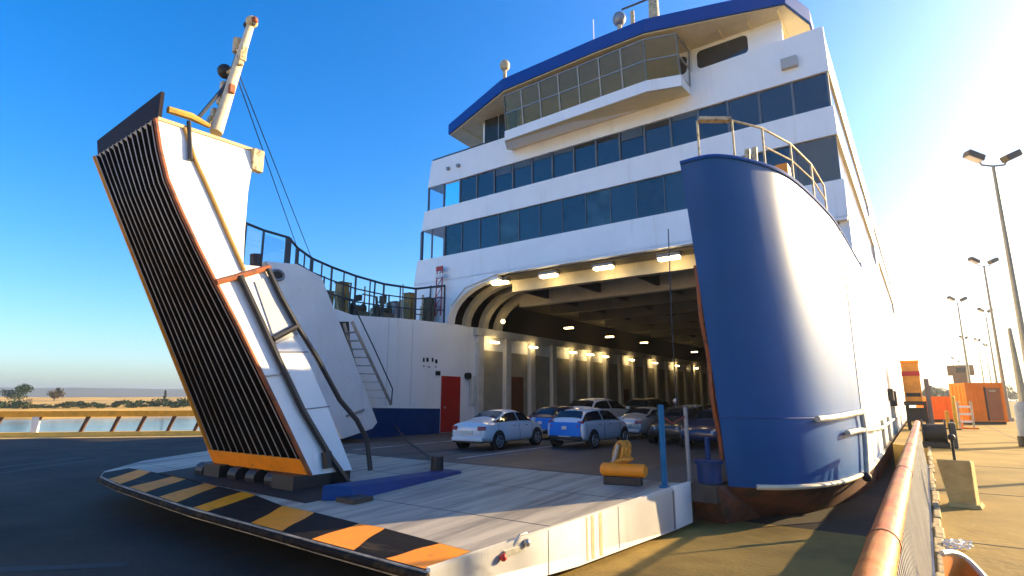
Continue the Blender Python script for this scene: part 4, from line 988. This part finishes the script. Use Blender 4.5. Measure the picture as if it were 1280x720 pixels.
def make_car(name, loc, hd, S, paint, label, cat='car', wb=(-1.32, 1.36), wr_=.31, tail_paint=None, boards=True, group=None, sc_=1.0):
    t = local(thing(name, loc, label, cat, group, rz=-R(hd))); t.scale = (sc_,) * 3
    rings = []
    for (y, zb, wl_, be, wbt, zt, wtp) in S:
        h = [(wl_ * .86, zb), (wl_, zb + .13), (wl_ + .015, (zb + be) / 2 + .03), (wbt + .045, be - .05), (wbt + .005, be + .02), (wtp, zt - .055), (wtp * .72, zt), (0, zt + .018)]
        ring = [(x, y, z) for x, z in h] + [(-x, y, z) for x, z in reversed(h[:-1])]
        rings.append(ring)
    body = MB().loft(rings, True, True).build('body', paint, t, smooth='all', sub=2)
    def gp(y, f, sgn, off=.022):
        (_, zb, wl_, be, wbt, zt, wtp) = vlerp(S, y)
        a = Vector((wbt + .005, be + .02)); b = Vector((wtp, zt - .055)); p = a.lerp(b, f); nrm_ = Vector((b.y - a.y, a.x - b.x)).normalized()
        p = p + nrm_ * off; return Vector((sgn * p.x, y, p.y))
    roofs = [s_ for s_ in S if s_[5] > S[3][5] * .0 + max(x[5] for x in S) * .93]
    ya = next(s_[0] for s_ in S if s_[5] > s_[3] + .09); yb = [s_[0] for s_ in S if s_[5] > s_[3] + .06][-1]
    if S is VAN: ya, yb = .35, 1.72
    ra, rb_ = roofs[0][0], roofs[-1][0]
    mid = .15 * ra + .35 * rb_ if S is not VAN else None
    segs = [(ya + .12, (ra + rb_) / 2 - .05), ((ra + rb_) / 2 + .05, yb - .12)] if S is not VAN else [(.4, 1.5)]
    for sgn in (-1, 1):
        for s0, s1 in segs:
            g = MB(); rows_ = []
            for k in range(9):
                yy = s0 + (s1 - s0) * k / 8; rows_.append([gp(yy, f, sgn) for f in (.08, .5, .86)])
            g.loft(rows_, False); g.build('side_window', CARGLASS, t)
    def cap(y0, y1, name_, f0=.1, f1=.9):
        g = MB(); rows_ = []
        for k in range(7):
            f = f0 + (f1 - f0) * k / 6; yy = y0 + (y1 - y0) * f; v = vlerp(S, yy)
            rows_.append([Vector((v[6] * s_ * (.93 if abs(s_) > .9 else 1), yy, v[5] + .014 - .045 * abs(s_) ** 4 + .012)) for s_ in (-1, -.8, -.4, 0, .4, .8, 1)])
        g.loft(rows_, False); g.build(name_, CARGLASS, t)
    if S is SED: cap(-1.2, -.55, 'rear_window', .06, .9); cap(.65, 1.3, 'windscreen', .1, .95)
    elif S is HAT: cap(-1.85, -1.5, 'rear_window', .12, .92); cap(.6, 1.25, 'windscreen', .1, .95)
    else:
        cap(1.1, 1.75, 'windscreen', .08, .95)
        yr = S[0][0]; MB().box(-.62, .62, yr - .03, yr + .02, 1.32, 1.95).build('rear_window', CARGLASS, t, bevel=.02)
    yr = S[0][0]; yf = S[-1][0]
    for sgn in (-1, 1):
        if S is VAN: MB().box(sgn * .78 - .07, sgn * .78 + .07, yr - .02, yr + .06, .85, 1.3).build('tail_light', TAIL, t, bevel=.02)
        elif S is HAT: MB().obox((sgn * .66, yr + .09, .92), ((1, sgn * .45, 0), (-sgn * .45, 1, 0), (0, .3, 1)), .13, .05, .12).build('tail_light', TAIL, t, bevel=.02)
        else: MB().obox((sgn * .63, yr + .08, .80), ((1, sgn * .5, 0), (-sgn * .5, 1, 0), (0, .2, 1)), .16, .05, .075).build('tail_light', TAIL, t, bevel=.02)
        zf = S[-2][3] - .06; MB().obox((sgn * S[-2][4] * .86, yf - .13, zf), ((1, -sgn * .5, 0), (sgn * .5, 1, 0), (0, -.3, 1)), .15, .06, .06).build('headlight', HEADL, t, bevel=.02)
        (v) = vlerp(S, yb - .25); MB().obox((sgn * (v[4] + .1), yb - .22, v[3] + .1), ((1, 0, 0), (0, 1, 0), (0, 0, 1)), .09, .05, .06).build('mirror', paint, t, bevel=.02)
        for yy in ((ra + rb_) / 2 - .35, (ra + rb_) / 2 + .55):
            v = vlerp(S, yy); MB().box(sgn * (v[4] + .035) - .02, sgn * (v[4] + .035) + .02, yy - .09, yy + .09, v[3] - .13, v[3] - .105).build('door_handle', TRIM, t)
        for yy in (segs[0][0] + .1, (ra + rb_) / 2, segs[-1][1] - .15):
            v = vlerp(S, yy); pts_ = [(sgn * (v[2] + .008), yy, v[1] + .14), (sgn * (v[2] + .022), yy, (v[1] + v[3]) / 2), (sgn * (v[4] + .048), yy, v[3] - .04)]; MB().tube(pts_, .007, 4).build('door_gap', TRIM, t)
    MB().box(-.72, .72, yr - .03, yr + .12, .33, .47).build('bumper', TRIM if S is not SED else paint, t, bevel=.03)
    if S is SED: MB().box(-.68, .68, yr - .012, yr + .1, .27, .34).build('valance', TRIM, t, bevel=.02)
    pz = .66 if S is SED else .5
    MB().box(-.26, .26, yr - .035, yr + .05, pz - .06, pz + .06).build('number_plate', PLATE, t)
    if tail_paint:
        MB().hexa([(-.70, yr - .045, .47), (.70, yr - .045, .47), (.70, yr + .06, .47), (-.70, yr + .06, .47), (-.68, yr - .0, .99), (.68, yr - .0, .99), (.68, yr + .1, .99), (-.68, yr + .1, .99)]).build('tailgate', tail_paint, t, bevel=.03)
        MB().obox((0, yr - .035, .78), ((1, 0, 0), (0, 1, 0), (0, .1, 1)), .1, .012, .06).build('tailgate_badge', PLATE, t)
    for yy in wb:
        for sgn in (-1, 1):
            v = vlerp(S, yy); x = sgn * (v[2] + .0)
            MB().cyl((x - sgn * .02, yy, wr_ + .03), (x + sgn * .024, yy, wr_ + .03), wr_ + .075, 24).build('wheel_arch', TRIM, t)
            w = MB().tube([(x - sgn * .2, yy, wr_), (x + sgn * .03, yy, wr_), (x + sgn * .045, yy, wr_)], [wr_, wr_, wr_ - .03], 24).build('wheel', RUBBER, t, smooth=True)
            r_ = MB(); r_.cyl((x + sgn * .03, yy, wr_), (x + sgn * .052, yy, wr_), wr_ * .3, 12)
            for k in range(5):
                a = k * 2 * math.pi / 5; r_.bar((x + sgn * .048, yy, wr_), (x + sgn * .048, yy + math.cos(a) * wr_ * .64, wr_ + math.sin(a) * wr_ * .64), .07, .012, up=(1, 0, 0))
            r_.tube([(x + sgn * .046, yy + math.cos(k * math.pi / 12) * wr_ * .66, wr_ + math.sin(k * math.pi / 12) * wr_ * .66) for k in range(25)], .02, 5)
            r_.build('rim', RIMM, w)
    return t
CW = mat('car_white', (.74, .75, .76), .25, var=.03, coat=.6, spec=.6, rvar=.03)
CSIL = mat('car_silver', (.5, .5, .48), .3, metal=.3, var=.03, coat=.5, rvar=.03)
CDK = mat('car_charcoal', (.03, .032, .036), .3, var=.05, coat=.5, rvar=.03)
CBLUE = mat('car_navy', (.012, .025, .07), .3, var=.05, coat=.5, rvar=.03)
CBRT = mat('car_bright_blue', (.012, .22, .70), .5, var=.04, spec=.15, coat=0, rvar=.03)
CRED = mat('car_maroon', (.10, .012, .012), .3, var=.05, coat=.5, rvar=.03)
make_car('sedan', (-14.05, 18.75, DK), -2, SED, CW, 'clean white sedan with red tail lights nearest the red door', wb=(-1.36, 1.36))
make_car('hatchback', (-11.35, 21.35, DK), 1, HAT, CW, 'white hatchback with a bright blue tailgate beside the white sedan', tail_paint=CBRT)
make_car('hatchback', (-14.6, 24.6, DK), 0, HAT, CBLUE, 'dark hatchback with a bright blue tailgate, half hidden behind the two white cars', tail_paint=CBRT)
make_car('hatchback', (-15.4, 30.2, DK), 2, HAT, CW, 'tall white off-road car parked behind the hatchbacks by the left wall', sc_=1.25)
make_car('hatchback', (-14.4, 35.4, DK), 2, HAT, CDK, 'tall dark off-road car standing just beyond the white one', sc_=1.25)
make_car('sedan', (-11.4, 27.4, DK), 4, SED, CSIL, 'silver sedan ahead of the blue-tailed white hatchback', wb=(-1.36, 1.36))
make_car('hatchback', (-8.9, 25.2, DK), 178, HAT, CDK, 'charcoal hatchback parked beyond the blue guide post')
make_car('sedan', (-7.0, 24.0, DK), 181, SED, CBLUE, 'navy sedan beside the charcoal hatchback', wb=(-1.36, 1.36))
make_car('van', (-6.0, 28.0, DK), 179, VAN, CDK, 'dark van at the right, close to the blue bow flank', cat='van', wb=(-1.45, 1.5), wr_=.34)
for i, (x, y, S_, pc, lab) in enumerate(((-17.6, 43, HAT, CDK, 'charcoal hatchback deep inside along the left wall'), (-11.3, 34.5, HAT, CW, 'white hatchback deep inside ahead of the silver sedan'),
                                       (-9.0, 33, SED, CDK, 'charcoal sedan deep inside, second from the right flank'), (-12.4, 42.5, SED, CW, 'white sedan farthest inside the car deck'))):
    make_car('hatchback' if S_ is HAT else 'sedan', (x, y, DK), 1, S_, pc, lab, wb=(-1.32, 1.36))

# ================================================================= person on the car deck
def person(loc, label):
    t = thing('person', loc, label, 'person'); L_ = Vector(loc)
    verts = [((0, 0, .95), .15), ((0, 0, 1.15), .155), ((0, 0, 1.36), .16), ((0, 0, 1.48), .07), ((0, -.01, 1.58), .085), ((0, -.02, 1.68), .10), ((0, -.01, 1.76), .065),
             ((.10, 0, .88), .105), ((.12, -.02, .5), .07), ((.12, .02, .1), .05), ((.13, -.14, .05), .042), ((-.10, 0, .88), .105), ((-.13, .04, .5), .07), ((-.14, .06, .1), .05), ((-.15, -.1, .05), .042),
             ((.2, 0, 1.40), .065), ((.27, -.02, 1.14), .05), ((.25, -.16, .92), .038), ((.24, -.22, .85), .035), ((-.2, 0, 1.40), .065), ((-.28, -.0, 1.14), .05), ((-.27, -.1, .9), .038), ((-.26, -.14, .82), .035)]
    edges = [(0, 1), (1, 2), (2, 3), (3, 4), (4, 5), (5, 6), (0, 7), (7, 8), (8, 9), (9, 10), (0, 11), (11, 12), (12, 13), (13, 14), (2, 15), (15, 16), (16, 17), (17, 18), (2, 19), (19, 20), (20, 21), (21, 22)]
    me = bpy.data.meshes.new('body'); me.from_pydata([v for v, r in verts], edges, []); o = bpy.data.objects.new('body', me); C.objects.link(o); o.parent = t
    sk = o.modifiers.new('k', 'SKIN'); o.modifiers.new('s', 'SUBSURF').levels = 1; o.modifiers['s'].render_levels = 2
    for i, (v, r) in enumerate(verts): me.skin_vertices[0].data[i].radius = (r, r * .85)
    me.skin_vertices[0].data[0].use_root = True
    me.materials.append(mat('navy_workwear', (.05, .05, .07), .8))
    b = MB()
    rings = [[Vector((w * math.cos(a), d_ * math.sin(a), z)) for a in [k * math.pi / 6 for k in range(12)]] for z, w, d_ in ((.9, .2, .16), (1.15, .2, .165), (1.36, .23, .165), (1.45, .15, .12))]
    b.loft(rings, True); b.build('vest', mat('orange_vest', (.75, .16, .02), .7), t, smooth=True, org=(0, 0, 0))
    b = MB(); b.sphere((0, -.02, 1.70), .115, 12, 6, .9); b.build('face', mat('skin', (.48, .28, .19), .6), t, smooth=True, org=(0, 0, 0))
    b = MB(); rings = [[Vector((r * math.cos(a), -.02 + r * 1.1 * math.sin(a), z)) for a in [k * math.pi / 6 for k in range(12)]] for z, r in ((1.72, .145), (1.735, .128), (1.80, .12), (1.86, .08), (1.88, .02))]
    b.loft(rings, True, True); b.build('helmet', SIGNW, t, smooth=True, org=(0, 0, 0))
    return t
person((-10.25, 28.5, DK), 'deck worker in an orange vest and white helmet standing among the parked cars')

# ================================================================= right quay
def container(loc, w, d_, h, rz_, label, m_, name='container', door=True):
    t = local(thing(name, loc, label, 'container', None, rz_))
    b = MB(); b.box(-w / 2, w / 2, 0, d_, .18, h)
    b.build('shell', m_, t, bevel=.02)
    rb2 = MB(); k = -w / 2 + .12
    while k < -.12 if door else k < w / 2 - .1: rb2.box(k, k + .1, -.03, .0, .3, h - .15); k += .24
    for k in range(int(d_ / .3)): rb2.box(-w / 2 - .03, -w / 2, .1 + k * .3, .22 + k * .3, .3, h - .15)
    rb2.build('corrugation', m_, t)
    fr2 = MB()
    for x in (-w / 2, w / 2 - .1): fr2.box(x - .02, x + .12, -.045, .08, .16, h + .02)
    fr2.box(-w / 2, w / 2, -.04, .08, h - .12, h + .03); fr2.build('corner_frame', ORANGEDK if m_ is not ORANGE else ORANGE, t)
    if door:
        dd = MB().box(.05, w / 2 - .2, -.012, .04, .25, h - .3).build('door', ORANGEDK, t)
        MB().box(.0, .07, -.05, 0, .25, h - .25).build('door_jamb', BLACKST, t)
        MB().box(.3, w / 2 - .5, -.02, .02, h - .55, h - .45).build('label_plate', BRASS, dd)
    MB().box(-w / 2 + .05, w / 2 - .05, .05, d_ - .05, 0, .18).build('skid', BLACK, t)
    return t
cpos = at(1238, 540, 37.0); cpos.z = 1.15
container(cpos, 2.5, 1.3, 2.62, R(37), 'bright orange container cabin with a brown recessed door', ORANGE)
c2 = at(1189, 540, 41); c2.z = 1.15
container(c2, 2.5, 1.4, 1.75, R(37), 'lower orange skip container left of the cabin with the brown door', ORANGE, door=False)
# bits in front of the skip
YP = mat('yellow_post_paint', (.72, .42, .03), .5, var=.2, vscale=4)
for i, (px_, d_, h, m_, lab) in enumerate(((1191, 31, 1.7, YP, 'bright yellow safety post, tallest of the posts before the orange skip'), (1197, 33, 1.4, ORANGE, 'orange safety post between the yellow post and the white barrier'), (1181, 32, .9, YP, 'short yellow safety post, leftmost before the orange skip'))):
    p = at(px_, 500, d_); p.z = 1.15; t = thing('safety_post', p, lab, 'post', 'safety posts before the skip')
    MB().cyl(p, p + Vector((0, 0, h)), .09).build('shaft', m_, t, smooth=True)
    MB().cyl(p, p + Vector((0, 0, .06)), .22).build('foot', BLACKST, t); MB().sphere(p + Vector((0, 0, h)), .1).build('cap', m_, t, smooth=True)
p = at(1204, 500, 32); p.z = 1.15; t = thing('barrier_stand', p, 'pale steel barrier stand next to the orange cabin', 'barrier')
b = MB()
for dx in (-.3, .3): b.cyl(p + Vector((dx, 0, 0)), p + Vector((dx, 0, 1.5)), .05)
b.build('upright', PIPE, t, smooth=True)
b = MB()
for z in (.4, .8, 1.2): b.bar(p + Vector((-.3, 0, z)), p + Vector((.3, 0, z)), .04, .12)
b.build('rail', SIGNW, t)
b = MB(); b.box(p.x - .5, p.x + .5, p.y - .15, p.y + .15, p.z, p.z + .08); b.build('base', ORANGE, t)
# yellow gangway tower beside the hull
g0 = at(1146, 500, 33); g0.z = 1.15; g0.x = -.42; g0.y = 37.5
gt = thing('gangway_tower', g0, 'yellow gangway tower with red stripe on a black frame beside the ship side', 'gangway')
def gb(x0, x1, y0, y1, z0, z1): return MB().box(g0.x + x0, g0.x + x1, g0.y + y0, g0.y + y1, 1.15 + z0, 1.15 + z1)
gb(-.42, .36, 0, 2.2, 1.5, 3.55).build('cabin', mat('amber_paint', (.70, .27, .02), .5, var=.3, vscale=2), gt, bevel=.04)
gb(-.44, .38, -.03, 2.2, 2.85, 3.1).build('red_stripe', RED, gt)
gb(-.45, .4, -.05, 2.3, 3.55, 3.68).build('roof', YELLOW, gt, bevel=.02)
gb(-.35, .3, -.02, .03, 1.75, 1.95).build('vent_grille', BLACK, gt)
for x, y_ in ((-.45, .1), (.35, .1), (-.45, 2), (.35, 2)): gb(x, x + .14, y_, y_ + .14, 0, 1.5).build('leg', BLACK, gt)
gb(-.5, .45, .0, 2.1, 1.3, 1.5).build('platform', BLACKST, gt); gb(-.4, .36, .15, 2, .45, 1.15).build('engine_box', BLACK, gt, bevel=.04)
gb(.5, .72, .4, 1.2, 0, 2.7).build('lift_mast', mat('grey_mast', (.18, .16, .15), .6), gt)
# dark machinery at the railing end
m0 = Vector((.15, 25.0, 1.15)); mt_ = thing('mooring_winch', m0, 'black mooring winch standing where the quay railing ends', 'winch')
MB().cyl(m0 + Vector((-.3, 0, .5)), m0 + Vector((.3, 0, .5)), .3).build('drum', BLACK, mt_, smooth=True)
for dx in (-.34, .3): MB().cyl(m0 + Vector((dx, 0, .5)), m0 + Vector((dx + .05, 0, .5)), .45).build('flange', BLACKST, mt_)
MB().box(m0.x - .4, m0.x + .4, m0.y - .3, m0.y + .3, 1.15, 1.35).build('bed', BLACKST, mt_, bevel=.03)
MB().box(m0.x + .42, m0.x + .62, m0.y - .2, m0.y + .2, 1.15, 2.0).build('motor', mat('dark_grey_paint', (.05, .05, .05), .5), mt_, bevel=.04)
p = Vector((.42, 17.2, 1.15)); t = thing('hydrant_post', p, 'slim dark post with a round head between the railing and the grey kerb block', 'post')
MB().cyl(p, p + Vector((0, 0, .75)), .03).build('shaft', BLACK, t); MB().sphere(p + Vector((0, 0, .78)), .08).build('head', BLACKST, t, smooth=True)
MB().cyl(p, p + Vector((0, 0, .04)), .12).build('foot', BLACKST, t)
# concrete block bollard
CONC = mat('tan_concrete', (.52, .37, .14), .85, var=.2, vscale=5, spec=.2, bump=.4, bscale=25)
p = Vector((.30, 11.75, 1.15)); t = thing('concrete_block', p, 'tan concrete kerb block with a sloping side on the sunny quay', 'block')
MB().hexa([p + Vector(v) for v in ((-.15, -.02, 0), (.18, -.05, 0), (.24, .28, 0), (-.1, .3, 0), (-.26, 0, .72), (.18, -.04, .72), (.24, .28, .69), (-.2, .3, .69))]).build('slab', CONC, t, bevel=.02)
MB().hexa([p + Vector(v) for v in ((-.2, -.08, 0), (.24, -.1, 0), (.3, .33, 0), (-.16, .35, 0), (-.18, -.06, .06), (.22, -.08, .06), (.27, .31, .06), (-.14, .33, .06))]).build('foot', CONC, t, bevel=.01)
# orange curved guard and white net in the foreground
p = Vector((onz(1183, 700, 1.78).x, onz(1183, 700, 1.78).y, 1.15)); t = thing('orange_guard', p, 'curved orange guard plate at the bottom edge of the picture by the railing', 'guard')
rows_ = []
for k in range(13):
    a = R(15 * k); rows_.append([p + Vector((.0 + .26 * k / 12 - .02, .25 * math.sin(a), 0)), p + Vector((.26 * k / 12 - .02, .25 * math.sin(a), .66 - .2 * (k / 12) ** 1.6))])
b = MB(); b.loft(rows_, False); b.loft([[q_ + Vector((.0, .035, 0)) for q_ in r_] for r_ in rows_], False)
b.loft([[r_[1] for r_ in rows_], [r_[1] + Vector((0, .035, 0)) for r_ in rows_]], False)
b.build('shell', mat('sunlit_orange_plastic', (.62, .20, .03), .5, var=.2, vscale=6), t, smooth=True)
b = MB(); b.tube([r_[1] + Vector((0, .018, .005)) for r_ in rows_], .02, 6); b.build('lip', ROPEP, t, smooth=True)
p = onz(1196, 687, 1.15); t = thing('net_heap', p, 'small heap of white netting on the quay behind the orange guard', 'net')
rnd = random.Random(4); b = MB()
for k in range(16):
    c_ = p + Vector((rnd.uniform(-.1, .12), rnd.uniform(-.12, .12), .02 + rnd.uniform(0, .07))); a0_ = rnd.uniform(0, 6)
    b.tube([c_ + Vector((.05 * math.cos(a0_ + i * .9), .05 * math.sin(a0_ + i * .9), .02 * math.sin(i))) for i in range(7)], .007, 4)
b.build('strands', SIGNW, t)

# ---------------------------------------------------------------- lamp posts
POLEM = mat('lamp_pole_metal', (.30, .27, .20), .45, metal=.4, var=.2, vscale=3)
def make_lamp(h=11.6):
    t = local(thing('lamp_post', (0, 0, 0), '', 'lamp post', 'tall floodlight posts along the quay'))
    MB().tube([(0, 0, 0), (0, 0, h * .35), (0, 0, h)], [.17, .12, .07], 12).build('pole', POLEM, t, smooth=True)
    MB().tube([(-.62, 0, h + .28), (-.5, 0, h + .04), (0, 0, h - .02), (.5, 0, h + .04), (.62, 0, h + .28)], .045, 8).build('cross_arm', POLEM, t, smooth=True)
    for s_ in (-1, 1):
        b = MB().obox((s_ * .8, -.05, h + .42), ((s_, 0, .45), (0, 1, 0), (-s_ * .45, 0, 1)), .36, .2, .14).build('lamp_head', mat('lamp_head_bronze', (.10, .075, .04), .5, var=.2), t, bevel=.04)
        MB().obox((s_ * .86, -.05, h + .29), ((s_, 0, .45), (0, 1, 0), (-s_ * .45, 0, 1)), .3, .16, .02).build('lamp_lens', HEADL, b)
    MB().cyl((0, 0, 0), (0, 0, .25), .3).build('base', mat('lamp_base_concrete', (.3, .28, .24), .8), t)
    return t
lp = make_lamp()
spots = [(1292, 23.0, 'nearest floodlight post, its double head high at the right picture edge'), (1257, 42, 'second floodlight post, between the nearest one and the orange cabin'),
         (1215, 59, 'floodlight post rising above the skip, tallest of the left cluster'), (1249, 67, 'floodlight post third from the right edge of the row'),
         (1216, 98, 'slim distant floodlight post left of the orange cabin'), (1233, 102, 'distant floodlight post above the orange cabin roof centre'),
         (1242, 112, 'distant floodlight post above the right half of the orange cabin'), (1198, 150, 'farthest floodlight post, standing alone at the left of the row'), (1205, 165, 'tiny far floodlight post right of the lone farthest one')]
for i, (px_, d_, lab) in enumerate(spots):
    o = lp if i == 0 else copy_tree(lp)
    p = at(px_, 497, d_); o.location = (p.x, p.y, 1.15); o['label'] = lab; o.rotation_euler.z = R(35 + 6 * i)
o = copy_tree(lp); o.location = (11.0, 29.0, 1.15); o['label'] = 'floodlight post standing out of the picture to the right'; o.rotation_euler.z = R(30)
# stout support by the nearest post
p = at(1277, 500, 20.5); p.z = 1.15
t = thing('service_pillar', p, 'grey-blue service pillar with a dark foot at the right picture edge below the nearest floodlight', 'pillar')
MB().tube([p + Vector((.05, 0, .35)), p + Vector((.05, 0, 1.4)), p + Vector((.05, 0, 1.55))], [.3, .3, .2], 16).build('drum', mat('grey_blue_paint', (.22, .26, .32), .5, var=.25, vscale=4), t, smooth=True)
MB().cyl(p + Vector((.05, 0, 0)), p + Vector((.05, 0, .36)), .34).build('foot', BLACK, t, smooth=True)
MB().tube([p + Vector((.05, 0, 1.5)), p + Vector((0, .02, 4.2))], [.14, .07], 10).build('cable_duct', POLEM, t, smooth=True)
# brick tower far behind the cabin
p = at(1206, 497, 120); p.z = 1.15
t = thing('brick_tower', p, 'small brown brick tower with a flat cap behind the orange skip', 'tower')
BRK = mat('brown_brick', (.22, .11, .05), .8, var=.3, vscale=1)
MB().box(p.x - 1.4, p.x + 1.4, p.y, p.y + 3, 1.15, 7.5).build('shaft', BRK, t); MB().box(p.x - 2.2, p.x + 2.2, p.y - .3, p.y + 3.3, 7.5, 9.6).build('cap', BRK, t); MB().box(p.x - .8, p.x + .8, p.y - .34, p.y - .29, 8.0, 9.1).build('window', DARKINT, t)

# ================================================================= light, sky, camera
SUN_AZ, SUN_EL = R(35.5), R(17.5)          # azimuth from +Y towards +X
sd = Vector((math.sin(SUN_AZ) * math.cos(SUN_EL), math.cos(SUN_AZ) * math.cos(SUN_EL), math.sin(SUN_EL)))
sl = bpy.data.lights.new('sun', 'SUN'); sl.energy = 5.0; sl.angle = R(.5); sl.color = (1, .73, .37)
so = bpy.data.objects.new('sun', sl); C.objects.link(so); so.rotation_euler = sd.to_track_quat('Z', 'Y').to_euler()
w = bpy.data.worlds.new('World'); sc.world = w; w.use_nodes = True
N = w.node_tree.nodes; Lk = w.node_tree.links
sky = N.new('ShaderNodeTexSky'); sky.sky_type = 'NISHITA'; sky.sun_disc = False; sky.sun_elevation = SUN_EL; sky.sun_rotation = SUN_AZ
sky.air_density = 1.0; sky.dust_density = 1.5; sky.ozone_density = 4.0; sky.altitude = 0
hs = N.new('ShaderNodeHueSaturation'); hs.inputs['Saturation'].default_value = 1.34; hs.inputs['Hue'].default_value = .507
Lk.new(sky.outputs[0], hs.inputs['Color']); Lk.new(hs.outputs[0], N['Background'].inputs[0]); N['Background'].inputs[1].default_value = .125
cd = bpy.data.cameras.new('camera'); cam = bpy.data.objects.new('camera', cd); C.objects.link(cam)
cam.location = EYE; cam.rotation_euler = (math.pi / 2 + PIT, 0, YAW)
cd.sensor_width = 36; cd.lens = 36 * F / 1280; cd.clip_start = .05; cd.clip_end = 12000
sc.camera = cam
sc.view_settings.view_transform = 'Standard'; sc.view_settings.look = 'None'; sc.view_settings.exposure = 1.55; sc.view_settings.gamma = 1
sc.cycles.use_denoising = True
sc.cycles.max_bounces = 8; sc.cycles.transparent_max_bounces = 12
sc.cycles.sample_clamp_indirect = 6

# haze
hz = bpy.data.materials.new('haze_air'); hz.use_nodes = True
hn = hz.node_tree.nodes; hn.remove(hn['Principled BSDF'])
pv = hn.new('ShaderNodeVolumePrincipled'); pv.inputs['Color'].default_value = (.86, .90, .97, 1); pv.inputs['Density'].default_value = .00035; pv.inputs['Anisotropy'].default_value = .5
hz.node_tree.links.new(pv.outputs[0], hn['Material Output'].inputs['Volume'])
hzo = MB().box(-2600, 1200, -200, 2600, -4, 42).build('haze', hz); hzo['kind'] = 'stuff'
